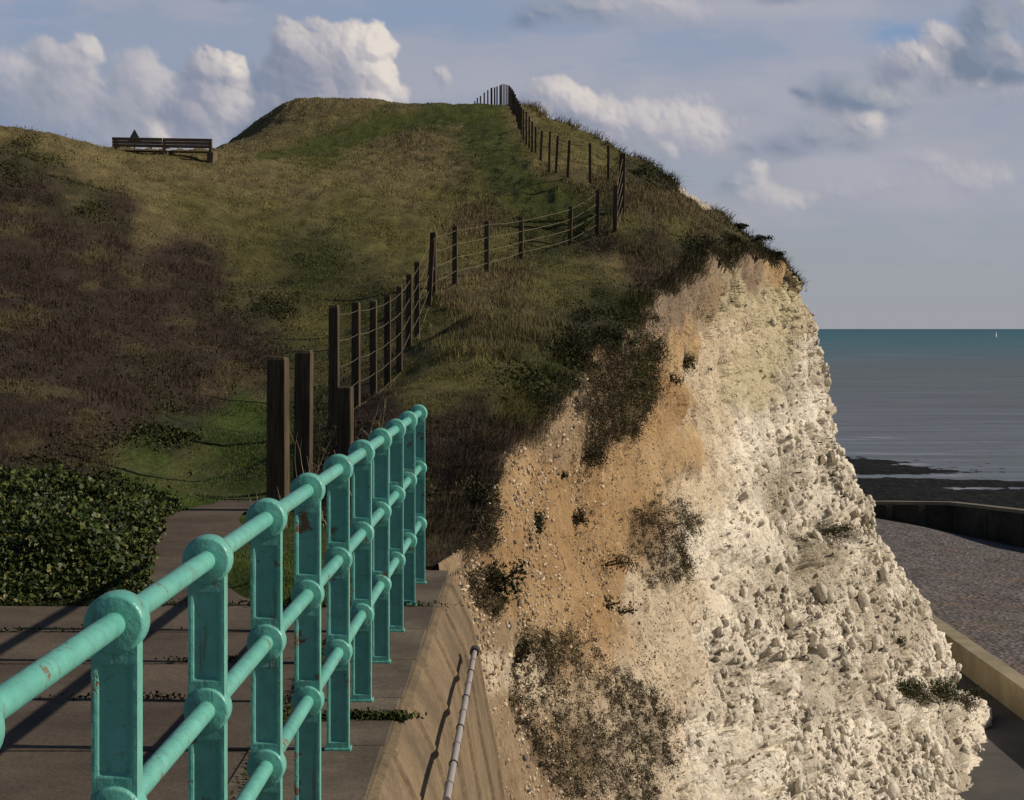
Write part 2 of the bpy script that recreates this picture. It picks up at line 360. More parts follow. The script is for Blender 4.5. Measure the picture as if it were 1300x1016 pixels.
    c, _ = comp(c, [(990, 184, 56, 26, 1.1), (1025, 172, 50, 24, 1.1), (950, 192, 34, 16, 1), (1080, 180, 60, 20, .9)], 770, grey, 0, .7, 14, .28, None, .75, cb=-.15)
    c, _ = comp(c, [(1085, 166, 52, 26, 1.1), (1100, 158, 30, 20, 1)], 780, warm, 0, .7, 12, .3, None, .6, cb=.05)
    c, _ = comp(c, [(1250, 30, 42, 56, 1.1), (1240, 72, 60, 38, 1.2), (1290, 90, 60, 28, 1.1)], 790, grey, 0, .45, 18, .34, None, .95, cb=-.18)
    c, _ = comp(c, [(1275, 62, 30, 24, 1.1), (1315, 50, 46, 38, 1.1), (1300, 10, 46, 34, 1)], 800, warm, 0, .6, 12, .34, None, .75, cb=.0)
    c, _ = comp(c, [(958, 222, 18, 24, 1.1), (945, 250, 44, 28, 1), (980, 262, 56, 24, 1)], 810, soft_, 0, .55, 12, .34, (255, 285), .85, cb=.08)
    c, _ = comp(c, [(928, 234, 28, 18, 1.1)], 815, grey, 0, .6, 8, .3, None, .6)
    c, _ = comp(c, [(1170, 206, 40, 22, 1), (1130, 240, 80, 30, 1), (1225, 230, 80, 34, 1), (1060, 250, 70, 22, .9)], 820, soft_, 0, .8, 16, .32, None, .6, cb=.02)
    # horizon haze swallows what is low
    c = lerp(c, L_(153, 156, 163), sstep(V, 230, 400) * .75)
    c = lerp(c, L_(165, 166, 174), sstep(fbm(P * np.array((1.0, 2.2, 1)), 5, 555), .0, .5) * sstep(V, 120, 200) * sstep(-V, -380, -280) * sstep(U, 760, 900) * .5)
    return c * 1.05

us_ = np.arange(-420, 1721, 1.45); vs_ = np.arange(-260, 424.1, 1.45); SU, SV = np.meshgrid(us_, vs_)
SC = np.clip(paint_sky(SU, SV), 0, 1); RD = 75000.
dx_, dz_ = (SU - 650) / FPX, (HZ - SV) / FPX; nn_ = np.sqrt(1 + dx_ ** 2 + dz_ ** 2); SP = np.stack([dx_ / nn_ * RD, RD / nn_, dz_ / nn_ * RD], -1)
m, N, b = new_mat('sky_and_clouds'); N.n.remove(b); em = N.new('ShaderNodeEmission'); at = N.new('ShaderNodeAttribute', attribute_name='Col'); N.l.new(at.outputs['Color'], em.inputs[0])
N.l.new(em.outputs[0], [q for q in N.n if q.type == 'OUTPUT_MATERIAL'][0].inputs[0]); m.cycles.emission_sampling = 'NONE'
ids = np.arange(SU.size).reshape(SU.shape); FF = np.stack([ids[:-1, :-1], ids[:-1, 1:], ids[1:, 1:], ids[1:, :-1]], -1).reshape(-1, 4)
o = np_mesh('sky', SP.reshape(-1, 3), FF, m, col=SC.reshape(-1, 3)); tag(o, 'blue grey sky with heaped white clouds', kind='structure')

# ------------------------------------------------------------------ cliff edge (photo column, row, distance) and its plan line
E_PX = np.array([(556,716,12.9),(575,705,13.4),(597,692,14.2),(612,652,15.5),(626,610,17),(655,572,19),(688,545,20.5),(700,514,22.5),(716,494,24.5),
                 (735,474,27),(765,448,30.5),(800,424,34),(820,395,38),(850,370,43),(880,354,48),(925,347,57),(980,336,66),(1003,343,69),(1020,366,72)], float)
E_W = np.array([px(*q) for q in E_PX])
BACK = np.array([px(*q) for q in [(1000,338,76),(940,292,80),(862,238,87),(850,222,89),(800,200,93),(760,178,98),(700,152,107),(668,134,115)]])
EDGE = np.vstack([[(-.42, 6, 0)], [(-.40, 12.6, 0)], E_W, BACK, [(.5, 140, 14), (0, 200, 10)]])[:, :2]
def edge_dist(XY):
    sh = XY.shape[:-1]; Q = XY.reshape(-1, 2); best = np.full(len(Q), 1e9); side = np.zeros(len(Q))
    for a, b in zip(EDGE[:-1], EDGE[1:]):
        ab = b - a; t = np.clip(((Q - a) @ ab) / (ab @ ab), 0, 1); c = a + t[:, None] * ab; dv = Q - c; d = np.hypot(dv[:, 0], dv[:, 1])
        cr = ab[1] * dv[:, 0] - ab[0] * dv[:, 1]; m = d < best - 1e-9; best = np.where(m, d, best); side = np.where(m, np.sign(cr), side)
    return (best * side).reshape(sh)

# ------------------------------------------------------------------ hillside
T_PX = [ # left bank, repeated leftwards
 *[(u, v, d) for u in (-700, -350, 0) for v, d in ((770,11.3),(690,12.4),(620,15),(590,18),(500,23),(400,31),(300,40),(230,48),(200,53),(165,60))],
 (50,770,11.3),(60,690,12.3),(70,625,15),(70,592,18),(80,500,24),(80,400,32),(80,300,42),(80,230,52),(80,178,62),
 (170,768,11.3),(165,705,12.9),(190,655,15.2),(210,622,18),(170,560,22),(170,480,28),(170,400,36),(170,330,43),(170,260,51),(170,215,60),(150,194,66),(205,197,66),(273,198,68),
 (240,700,14),(235,770,11.2),(300,645,17.4),(270,612,20.5),(300,600,21.5),(310,550,25),(320,500,29),(320,450,34),(330,400,39),(340,350,45),(340,300,52),(340,250,60),(340,210,72),(340,197,82),(350,186,95),
 (355,148,112),(378,127,118),(392,127.5,117.5),(366,138,115),(330,170,106),(300,187,100),(240,200,88),
 (385,600,19.5),(424,540,20.5),(452,522,22.6),(474,507,24.8),(492,491,26.7),(507,476,27.6),(518,450,31),(530,426,33),(542,391,36),(550,380,36.7),(577,364,40.5),(618,353,42.7),
 (662,336,50),(723,319,54),(757,300,55),(780,294,54.5),(790,268,57),(772,235,61),(749,235,61),(720,228,62),(705,223,64),(685,208,72),(676,197,76),(668,186,81),(660,166,92),(654,150,101),(648,138,110),(637,135,114),
 (480,420,38),(400,450,33),(430,380,41),(500,330,47),(600,300,54),(700,270,58),(600,250,64),(500,260,60),(450,300,52),(600,220,72),(600,180,92),(600,150,105),(600,136,116),
 (500,132,117),(500,160,105),(500,200,80),(440,129,118),(420,180,97),(420,203,82),(700,250,60),
 (420,700,14),(500,690,14.5),(450,645,17.4),(380,770,11.2),(500,725,12.9),
 (560,560,18.5),(590,640,14.6),(540,640,15),(600,500,22),(560,480,23.8),(620,460,25),(660,480,24),(600,430,28),(640,400,31),(700,420,31.5),(700,380,37),(650,365,38),(760,400,37.5),(830,345,47),(760,345,46),
 (900,325,57),(860,305,54),(800,300,52),(960,312,67),(860,262,62),(820,250,60),(800,225,66),(740,195,78),(700,180,86)]
pts = [px(*q) for q in T_PX] + list(E_W) + list(BACK)
pts += [np.array(q) for q in [(-13.4,120,15.9),(-16.8,122,14.2),(-19.5,124,12.6),(-18,112,10.6),(-22,105,10.2),(-25,118,10),(-35,125,9.5),(-40,90,9),(-50,130,9),(-30,75,8.6),
        (-13,135,15.3),(0,132,14.0),(-6,140,14.5),(-10,160,13),(-40,160,8),(5,160,10),(-3,8,0),(-6,8,0),(0,8,0),(-1.5,10,0),(-5,10.5,0)]]
pts = np.array(pts); ZF = RBF(pts[:, :2], pts[:, 2], c=1.5, lam=.01)
PATH_L = [(-2.05, 11.2), (-2.3, 12.3), (-2.62, 14), (-2.85, 15.7), (-2.98, 17.0), (-2.75, 18.0)]
PATH_R = [(-1.55, 11.2), (-1.9, 12.3), (-2.15, 14), (-2.3, 15.7), (-2.4, 17.0), (-2.45, 18.0)]
def base_z(XY):
    z = ZF(XY); X, Y = XY[..., 0], XY[..., 1]
    near = 1 - sstep(Y, 11.2, 12.2); z = z * (1 - near) + (-.06) * near
    z = np.where((X > -2.2) & (Y < 16.5), np.minimum(z, .02 + .25 * np.maximum(0, Y - 15) + .06 * np.maximum(0, X + .6)), z)
    xl = np.interp(Y, [p[1] for p in PATH_L], [p[0] for p in PATH_L]); xr = np.interp(Y, [p[1] for p in PATH_R], [p[0] for p in PATH_R])
    inp = sstep(X, xl - .35, xl - .05) * (1 - sstep(X, xr + .05, xr + .3)) * (1 - sstep(Y, 17.2, 18.5))
    z = z * (1 - inp) + (-.035) * inp
    return z
def terrain_z(XY, rough=True):
    z = base_z(XY); Y = XY[..., 1]; X = XY[..., 0]; P3 = np.stack([X, Y, np.zeros_like(X)], -1)
    de = edge_dist(XY)
    if rough:
        a = sstep(Y, 12.5, 20)
        z = z + a * (.16 * fbm(P3 / 3.1, 4, 3) + .07 * fbm(P3 / .8, 3, 9)) * np.clip(Y / 45, .35, 1.1)
        z = z + sstep(Y, 14, 24) * (.045 * fbm(P3 / np.array((.38, .6, 1)), 3, 981, .6) + .05 * (1 - 2 * np.abs(fbm(P3 / np.array((.9, 1.5, 1)), 3, 985)))) * np.clip(Y / 40, .5, 1.6)
        lip = np.exp(-(de / 1.6) ** 2) * sstep(Y, 16, 22); z = z + lip * (.22 * fbm(P3 / .9, 3, 21))
    k = np.where(Y > 73, 1.7, 2.0)
    z = z - k * np.maximum(0, de) - 2.0 * np.maximum(0, de - 1.5)
    return z, de

# ------------------------------------------------------------------ colour of the ground by place (albedo)
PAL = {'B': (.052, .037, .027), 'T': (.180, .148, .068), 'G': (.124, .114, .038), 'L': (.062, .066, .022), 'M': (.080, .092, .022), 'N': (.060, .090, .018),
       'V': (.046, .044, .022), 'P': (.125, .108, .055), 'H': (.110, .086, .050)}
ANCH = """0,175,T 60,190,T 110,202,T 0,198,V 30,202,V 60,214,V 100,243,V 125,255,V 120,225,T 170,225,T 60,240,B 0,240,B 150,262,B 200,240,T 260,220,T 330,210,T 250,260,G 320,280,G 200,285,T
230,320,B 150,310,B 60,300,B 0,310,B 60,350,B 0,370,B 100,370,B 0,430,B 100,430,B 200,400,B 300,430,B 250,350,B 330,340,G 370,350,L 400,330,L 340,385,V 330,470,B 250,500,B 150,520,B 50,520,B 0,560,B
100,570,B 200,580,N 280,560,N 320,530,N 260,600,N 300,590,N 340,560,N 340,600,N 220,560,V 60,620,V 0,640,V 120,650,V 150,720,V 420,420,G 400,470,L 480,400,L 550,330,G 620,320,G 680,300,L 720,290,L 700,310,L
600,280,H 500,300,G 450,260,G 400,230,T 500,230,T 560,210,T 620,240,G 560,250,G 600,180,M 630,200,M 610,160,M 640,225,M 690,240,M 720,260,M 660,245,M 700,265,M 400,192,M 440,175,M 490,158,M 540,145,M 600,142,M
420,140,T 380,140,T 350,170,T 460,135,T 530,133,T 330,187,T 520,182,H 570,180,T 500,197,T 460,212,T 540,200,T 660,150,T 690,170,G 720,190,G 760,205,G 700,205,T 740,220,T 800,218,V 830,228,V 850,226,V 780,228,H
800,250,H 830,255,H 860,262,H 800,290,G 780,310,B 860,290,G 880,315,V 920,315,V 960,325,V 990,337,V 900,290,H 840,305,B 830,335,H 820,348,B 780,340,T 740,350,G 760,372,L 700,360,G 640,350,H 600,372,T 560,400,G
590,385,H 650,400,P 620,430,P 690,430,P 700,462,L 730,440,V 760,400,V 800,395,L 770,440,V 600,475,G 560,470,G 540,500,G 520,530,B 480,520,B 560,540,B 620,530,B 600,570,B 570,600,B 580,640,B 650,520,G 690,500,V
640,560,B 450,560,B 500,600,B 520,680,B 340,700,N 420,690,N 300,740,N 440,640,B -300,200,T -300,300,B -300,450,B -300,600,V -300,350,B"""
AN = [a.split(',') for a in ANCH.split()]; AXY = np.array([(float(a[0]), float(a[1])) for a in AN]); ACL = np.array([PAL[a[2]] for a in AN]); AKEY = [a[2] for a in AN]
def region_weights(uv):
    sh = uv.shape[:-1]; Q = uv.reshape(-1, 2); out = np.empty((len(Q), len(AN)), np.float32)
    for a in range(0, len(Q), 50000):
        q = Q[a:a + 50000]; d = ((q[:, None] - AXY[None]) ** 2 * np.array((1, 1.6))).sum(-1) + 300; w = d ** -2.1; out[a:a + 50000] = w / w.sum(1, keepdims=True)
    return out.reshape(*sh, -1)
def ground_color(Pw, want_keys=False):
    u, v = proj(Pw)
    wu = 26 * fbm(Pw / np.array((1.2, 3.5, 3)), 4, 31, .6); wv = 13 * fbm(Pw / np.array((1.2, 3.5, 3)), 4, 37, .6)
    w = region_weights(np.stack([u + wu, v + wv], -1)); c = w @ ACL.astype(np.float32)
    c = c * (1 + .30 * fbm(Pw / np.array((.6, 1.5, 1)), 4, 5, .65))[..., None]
    # straw-coloured and green flecks
    t = sstep(fbm(Pw / np.array((.9, 2.4, 1)), 4, 61, .6), .08, .45)[..., None]; c = c * (1 - .35 * t) + .35 * t * np.array(PAL['T'])
    t = sstep(fbm(Pw / np.array((1.3, 3.0, 1)), 4, 71, .6), .12, .45)[..., None]; c = c * (1 - .22 * t) + .22 * t * np.array(PAL['V'])
    def band(poly, ws):
        uu, vv = u + wu * .12, v + wv * .12; m = np.zeros(u.shape)
        for (x0, y0), (x1, y1), w0 in zip(poly[:-1], poly[1:], ws):
            dx, dy = x1 - x0, y1 - y0; t_ = np.clip(((uu - x0) * dx + (vv - y0) * dy) / (dx * dx + dy * dy), 0, 1); m = np.maximum(m, 1 - sstep(np.hypot(uu - x0 - t_ * dx, (vv - y0 - t_ * dy)), w0 * .8, w0 * 1.25))
        return m
    mow = np.maximum(band([(330,199),(400,189),(450,173),(500,158),(560,146),(620,142)], [5,8,10,11,12]), band([(615,142),(622,180),(640,222),(680,250),(735,275)], [22,20,20,14])) * (Pw[..., 1] > 40)
    c = c * (1 - .95 * mow[..., None]) + .95 * mow[..., None] * np.array(PAL['M'])
    scar = band([(866,238),(884,248),(898,262)], [6, 5]) * (Pw[..., 1] > 70); scar = sstep(scar, .2, .6); c = c * (1 - scar[..., None]) + scar[..., None] * np.array((.55, .49, .39))
    if want_keys: w = w * (1 - .6 * mow - scar).clip(0, 1)[..., None]
    if want_keys: return c, {k: w[..., [i for i, q in enumerate(AKEY) if q == k]].sum(-1) for k in PAL}
    return c

us = np.arange(-760, 1200, 3.2); ds = 7.5 * np.exp(np.arange(0, math.log(175 / 7.5), .0062))
UU, DD = np.meshgrid(us, ds, indexing='xy'); XY = np.stack([(UU - 650) / FPX * DD, DD], -1)
Zt, De = terrain_z(XY)
TG = np.dstack([XY, Zt])
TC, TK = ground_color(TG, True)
chk = sstep(De, .25, .6) * (TG[..., 1] > 70); TC = TC * (1 - chk[..., None]) + chk[..., None] * np.array((.52, .45, .34))
def grid_faces(nr, nc, keep=None):
    i = np.arange(nr * nc).reshape(nr, nc); F = np.stack([i[:-1, :-1], i[:-1, 1:], i[1:, 1:], i[1:, :-1]], -1)
    if keep is not None:
        k = keep[:-1, :-1] & keep[:-1, 1:] & keep[1:, 1:] & keep[1:, :-1]; return F[k]
    return F.reshape(-1, 4)
def compact(V, F, C=None):
    V = V.reshape(-1, 3); used = np.zeros(len(V), bool); used[F.ravel()] = True; mp = np.cumsum(used) - 1
    return V[used], mp[F], None if C is None else C.reshape(-1, C.shape[-1])[used]
keep = (De < np.where(TG[..., 1] > 86, 2.2, .07)) & ((TG[..., 1] > 12.9) | (TG[..., 0] < -.75))
sk = sstep(De, -.02, .08) * (TG[..., 1] < 86) * (TG[..., 1] > 13); sk = sk[..., None]; TC = TC * (1 - sk) + sk * np.array((.30, .225, .15)) * (1 + .35 * fbm(TG / .35, 4, 991))[..., None]; Vt, Ft, Ct = compact(TG, grid_faces(*TG.shape[:2], keep), TC)
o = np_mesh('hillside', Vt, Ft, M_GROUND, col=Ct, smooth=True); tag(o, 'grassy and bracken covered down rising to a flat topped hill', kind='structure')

# ------------------------------------------------------------------ chalk cliff
SIL = np.array([(366,1020,72),(390,1031,73),(415,1040,74),(480,1060,76),(560,1077,77.5),(620,1102,79),(650,1118,80),(690,1132,81),(720,1148,82),(760,1168,83),(800,1190,84),(830,1205,85),(880,1222,86.5),(926,1252,88),(1016,1292,84),(1130,1325,80)], float)
CL_PX = [(620,800,14.2),(700,800,19),(800,800,28),(900,800,40),(1000,800,54),(1100,800,69),(612,750,14.4),(620,700,14.8),(700,700,20.5),(800,700,31.5),(900,700,45),(1000,700,59),(1080,700,71),
 (640,600,17.2),(700,600,22),(800,600,35),(900,600,49.5),(1000,600,63),(760,500,28.5),(800,500,36),(900,500,52),(1000,500,66.5),(900,420,53),(1000,420,68.5),(860,420,45),
 (640,926,14.3),(700,926,17.5),(800,926,25),(900,926,35),(1000,926,48),(1100,926,62),(1200,926,77),(640,1016,13.9),(700,1016,16.6),(800,1016,23),(900,1016,32),(1000,1016,43),(1100,1016,56),(1200,1016,71),
 (640,1130,13.5),(800,1130,21),(1000,1130,38),(1200,1130,64),(560,800,13.0),(560,950,12.6),(560,1130,12.2)]
cx = np.vstack([np.array(CL_PX, float), E_PX, SIL[:, [1, 0, 2]]])
DF = RBF(cx[:, :2] / 100, np.log(cx[:, 2]), c=.6, lam=.002)
NS, NTT = 640, 620
sp = np.linspace(0, 1, NS); tp = np.linspace(0, 1, NTT) ** 1.15
el_ = np.r_[0, np.cumsum(np.hypot(np.diff(E_PX[:, 0]), np.diff(E_PX[:, 1])))]; el_ /= el_[-1]
top = np.stack([np.interp(sp, el_, E_PX[:, 0]), np.interp(sp, el_, E_PX[:, 1])], -1)
bot = np.stack([560 + (1325 - 560) * sp ** .9, np.full(NS, 1130.)], -1)
UV = top[None] * (1 - tp[:, None, None]) + bot[None] * tp[:, None, None]
vs = UV[:, -1, 1]; corr = np.interp(vs, SIL[:, 0], SIL[:, 1]) - UV[:, -1, 0]
UV[..., 0] += corr[:, None] * (sp[None] ** 3)
D = np.exp(DF(UV / 100)); CG = np.stack([(UV[..., 0] - 650) / FPX * D, D, EYE + (HZ - UV[..., 1]) / FPX * D], -1)
# rows tucked under the turf, columns wrapping round behind the headland
inw = np.array((-.96, .25, 0)); k = np.linspace(1, .12, 8)[:, None, None]
tl = np.interp(CG[0][:, 1], [14, 17, 28], [.3, .8, 2.0])[None, :, None]
dz = (terrain_z(CG[0][:, :2] + inw[:2] * .03)[0] - .05 - CG[0][:, 2]) * sstep(CG[0][:, 1], 14, 17); CG[..., 2] += dz[None] * np.exp(-np.arange(CG.shape[0]) / 22.)[:, None]
tuck = CG[0][None] + inw * tl * k; tzz = terrain_z(tuck[..., :2])[0] - .05 - .09 * k[..., 0]; far_ = sstep(CG[0][:, 1], 14, 17)[None]; tuck[..., 2] = tzz * far_ + (CG[0][None, :, 2] - .32 * k[..., 0]) * (1 - far_); CG = np.concatenate([tuck, CG], 0)
a = np.linspace(.05, 1, 60)[None, :, None] ** 1.3 * 26; last = CG[:, -1:, :]; rd = last * np.array((1, 1, 0)); rd = rd / np.linalg.norm(rd, axis=-1, keepdims=True)
perp = np.stack([-rd[..., 1], rd[..., 0], 0 * rd[..., 0]], -1)
CG = np.concatenate([CG, last + rd * a + perp * (.05 * a + .028 * a * a)], 1)
def gnormal(G):
    gu = np.gradient(G, axis=1); gv = np.gradient(G, axis=0); n = np.cross(gu, gv); n /= np.linalg.norm(n, axis=-1, keepdims=True) + 1e-9; return n
CN = gnormal(CG)
if CN[200, 300, 0] < 0: CN = -CN
cu, cv = proj(CG)
C_PAL = {'O': (.38, .245, .125), 'o': (.47, .325, .175), 'S': (.33, .24, .15), 'C': (.62, .52, .385), 'Y': (.56, .49, .33), 'W': (.83, .76, .645), 'G': (.52, .47, .38), 'R': (.25, .19, .14)}
CANCH = """560,700,S 560,760,S 600,740,S 640,700,O 700,530,S 650,600,o 700,600,O 620,720,O 650,750,O 700,700,O 760,640,O 770,610,o 790,650,O 720,570,S 760,600,O 840,500,O 830,520,O 850,400,R 880,360,R 905,375,S 870,440,o 930,380,Y 960,350,R 990,345,o
1000,372,Y 1012,400,Y 1025,400,C 900,470,C 900,550,C 900,620,C 870,570,o 950,480,Y 960,440,Y 920,430,C 1000,480,G 1000,440,Y 1030,450,W 1045,520,W 1000,560,W 960,560,W 950,650,W 1000,620,G 1030,600,G 1050,600,W 1080,620,W 1060,560,W 1040,700,G 1100,700,W 1150,780,W 900,700,W 860,740,C
810,760,C 780,730,O 700,800,o 660,870,C 640,900,S 870,850,C 850,900,C 910,850,W 950,800,W 1000,760,W 1030,750,G 1050,790,W 1000,850,W 1060,860,G 1100,820,W 1150,850,W 1210,850,W 900,940,W 1000,940,W 1120,930,W 700,950,S 800,950,C 640,1020,S 800,1100,C 1000,1100,W 1200,1000,W 1250,950,W 620,800,S 620,850,C 750,780,O 680,760,o"""
CAN = [q.split(',') for q in CANCH.split()]; CAXY = np.array([(float(q[0]), float(q[1])) for q in CAN]); CACL = np.array([C_PAL[q[2]] for q in CAN])
soilness = np.array([1. if q[2] in 'OoSR' else (.45 if q[2] == 'C' else 0.) for q in CAN])
def cliff_attr(Pw):
    u, v = proj(Pw); u = u + 22 * fbm(Pw / 1.6, 4, 41, .6); v = v + 30 * fbm(Pw / 1.9, 4, 43, .6)
    sh = u.shape; Q = np.stack([u, v], -1).reshape(-1, 2); C = np.empty((len(Q), 3)); S = np.empty(len(Q))
    for a in range(0, len(Q), 50000):
        q = Q[a:a + 50000]; d = ((q[:, None] - CAXY[None]) ** 2).sum(-1) + 150; w = d ** -2.4; w /= w.sum(1, keepdims=True); C[a:a + 50000] = w @ CACL; S[a:a + 50000] = w @ soilness
    return C.reshape(*sh, 3), S.reshape(sh)
CC, CS = cliff_attr(CG)
ledge = lambda uc, vc, ru, rv: np.exp(-((cu - uc) / ru) ** 2 - ((cv - vc) / rv) ** 2)
st = np.array((1, .36, .50))                     # nodules a little taller than wide
q = CG + .25 * np.stack([fbm(CG / 1.1, 3, 101), fbm(CG / 1.1, 3, 102), fbm(CG / 1.1, 3, 103)], -1)
big = fbm(CG / np.array((5., 7., 9.)), 4, 7)
rib = fbm(CG / np.array((1.1, 1.1, 5.0)), 4, 8, .55)
w1, w12, id1 = worley(q * st / .85, 1); w2, w22, id2 = worley(q * st / .40, 2); w3, w32, id3 = worley(q * st / .17, 3)
ch = 1 - np.clip(CS, 0, 1); rsz = sstep(cu + cv * .35, 980, 1350)            # blocks larger towards the outer corner
dome = lambda f: np.sqrt(np.clip(1 - (f / .78) ** 2, 0, 1))
disp = .7 * big * ch + .28 * rib * (.35 + ch) \
     + ch * (dome(w1) * (.05 + .24 * rsz) * (.2 + 1.3 * id1) + dome(w2) * (.12 + .08 * rsz) * (.2 + id2 * 1.4) + dome(w3) * .075 * (.2 + 1.4 * id3)) - ch * (.10 + .34 * rsz) \
     + (1 - ch) * (.24 * fbm(CG / np.array((.7, 1.3, 1.6)), 4, 15) + .10 * np.abs(fbm(CG / np.array((.35, .8, 1.2)), 3, 16)) + .05 * dome(w3) * (id3 > .5) + .05 * dome(w2) * (id2 > .7))
disp -= ch * .25 * sstep(.14 - (w12 - w1), 0, .14) * (.15 + rsz) + ch * .10 * sstep(.14 - (w22 - w2), 0, .14)
frac = np.abs(fbm(CG / np.array((1.0, 3.2, 5.5)), 4, 700, .55)); frac2 = np.abs(fbm(CG / np.array((.55, 1.6, 1.6)), 3, 710, .55))
disp -= ch * (.42 * sstep(.07 - frac, 0, .07) + .20 * sstep(.05 - frac2, 0, .05)) * (.3 + .7 * rsz)
gl = np.exp(-((cu - 1012 - .10 * (cv - 600)) / 15) ** 2) * sstep(cv, 560, 640); disp -= .9 * gl
# bedding cracks and ledges
bed = np.abs(((CG[..., 2] + .5 * fbm(CG / 4, 3, 55)) / 1.9) % 1 - .5); disp -= ch * .10 * sstep(.03 - bed, 0, .03) * sstep(cu, 1000, 1080)
disp += .45 * ledge(1175, 905, 60, 14) + .5 * ledge(1060, 700, 60, 14) - .5 * ledge(1185, 872, 60, 14) - .4 * ledge(1060, 668, 50, 10)
disp += .35 * ledge(590, 800, 30, 60) * 0
fade = np.clip(np.arange(CG.shape[0]) / 26, 0, 1)[:, None]; disp = disp * (.04 + .96 * fade)
disp *= np.clip(CG[..., 1] / 30, .35, 1)
edgefix = sstep(CG[..., 1], 13.2, 16.5); disp = disp * (.25 + .75 * edgefix)
CP = CG + CN * disp[..., None]
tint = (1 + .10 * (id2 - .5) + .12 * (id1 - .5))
CC = CC * tint[..., None]; dm = (ch * rsz * np.maximum(sstep(fbm(CG / np.array((2.2, 6, 2.2)), 4, 333), -.1, .45) * .75, .75 * sstep(.10 - frac, 0, .10)))[..., None]; CC = CC * (1 - dm) + dm * np.array((.36, .31, .225))  # grey-brown matrix; darker along the fracture grooves, crevice shade put into the colour
cpu, cpv = proj(CP)
def pmask(poly, soft=10, warp=14):
    """soft inside mask of a photo-space polygon on the cliff surface, ragged by noise"""
    u = cpu + warp * fbm(CP / .9, 3, 91); v = cpv + warp * fbm(CP / .9, 3, 93); ins = np.zeros(u.shape, bool); n = len(poly)
    for i in range(n):
        (x1, y1), (x2, y2) = poly[i], poly[(i + 1) % n]
        cnd = ((y1 > v) != (y2 > v)) & (u < (x2 - x1) * (v - y1) / (y2 - y1 + 1e-9) + x1); ins ^= cnd
    return ins * 1.
VEG = [([(722,490),(738,470),(765,446),(800,424),(826,395),(836,440),(826,480),(838,500),(812,535),(800,560),(770,555),(756,592),(742,588),(738,540)], 60000, 1.0),
       ([(800,650),(838,632),(862,640),(884,665),(872,700),(880,720),(850,745),(812,735),(795,690)], 26000, .8),
       ([(660,800),(700,805),(725,790),(765,830),(800,860),(845,900),(860,960),(820,1030),(735,1045),(690,980),(640,900)], 80000, .8),
       ([(1128,880),(1170,868),(1225,878),(1238,896),(1190,902),(1135,902)], 5000, 1.0), ([(1010,682),(1040,664),(1100,668),(1085,684),(1030,690)], 1500, 1.),
       ([(590,700),(612,650),(628,610),(636,650),(620,700),(600,705)], 5000, .8), ([(585,735),(612,720),(640,735),(640,775),(618,800),(596,770)], 4200, .9),
       ([(1050,835),(1080,830),(1090,850),(1060,860)], 500, 1.), ([(1000,800),(1060,790),(1050,800)], 300, 1.),
       ([(560,560),(1000,420),(1040,600),(1100,900),(640,1000),(600,760)], 10500, .5), ([(725,590),(745,600),(745,690),(722,670)], 900, .6), ([(640,810),(690,790),(720,800),(680,860),(640,850)], 900, .6)]
STRK = fbm(np.stack([(cpu * .77 - cpv * .64) / 13, (cpu * .64 + cpv * .77) / 60, 0 * cpu], -1), 4, 229, .6)
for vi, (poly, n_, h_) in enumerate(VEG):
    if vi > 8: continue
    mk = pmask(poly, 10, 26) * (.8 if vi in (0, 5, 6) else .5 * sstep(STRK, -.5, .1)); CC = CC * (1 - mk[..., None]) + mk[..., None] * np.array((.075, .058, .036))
keepc = np.ones(CG.shape[:2], bool)
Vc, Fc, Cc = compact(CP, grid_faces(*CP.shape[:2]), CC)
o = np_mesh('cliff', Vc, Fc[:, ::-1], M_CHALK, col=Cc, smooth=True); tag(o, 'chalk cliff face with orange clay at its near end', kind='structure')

exec_scatter = True
# ------------------------------------------------------------------ scattering on the grids
def sampler(G, weight, n, seed):
    r = np.random.default_rng(seed); u, v = proj(G)
    A = .5 * np.abs((u[1:, 1:] - u[:-1, :-1]) * (v[1:, :-1] - v[:-1, 1:]) - (u[1:, :-1] - u[:-1, 1:]) * (v[1:, 1:] - v[:-1, :-1]))
    Wt = A * .25 * (weight[1:, 1:] + weight[:-1, :-1] + weight[1:, :-1] + weight[:-1, 1:]) ; Wt = np.where(np.isfinite(Wt), Wt, 0).ravel()
    c = np.cumsum(Wt); idx = np.searchsorted(c, r.random(n) * c[-1]); idx = np.clip(idx, 0, len(Wt) - 1)
    i, j = np.unravel_index(idx, A.shape); a, b = r.random((2, n)); f = lambda X: (X[i, j] * ((1 - a) * (1 - b))[:, None] + X[i + 1, j] * (a * (1 - b))[:, None] + X[i, j + 1] * ((1 - a) * b)[:, None] + X[i + 1, j + 1] * (a * b)[:, None])
    return f, r
def blades(name, P, h, w, col, mat, lean=.5, r=None, up=None, gust=(.0, .0)):
    """bent two-piece blades"""
    n = len(P); ang = r.random(n) * 2 * np.pi; t = np.stack([np.cos(ang), np.sin(ang), np.zeros(n)], -1); ln = lean * r.random(n)
    U3 = np.tile(np.array((0, 0, 1.)), (n, 1)) if up is None else up
    la = r.random(n) * 2 * np.pi; ld = np.stack([np.cos(la) + gust[0], np.sin(la) + gust[1], np.zeros(n)], -1)
    mid = P + (U3 * .55 + ld * (ln * .3)[:, None]) * h[:, None]; tip = P + (U3 * (1 - ln * .35)[:, None] + ld * ln[:, None]) * h[:, None]
    hw = t * (w * .5)[:, None]; V = np.stack([P - hw, P + hw, mid + hw * .7, mid - hw * .7, tip], 1).reshape(-1, 3)
    b = np.arange(n)[:, None] * 5; F = np.concatenate([b + np.array((0, 1, 2)), b + np.array((0, 2, 3)), b + np.array((3, 2, 4))], 0)
    C = np.repeat(col, 5, 0); return np_mesh(name, V, F, mat, col=C)
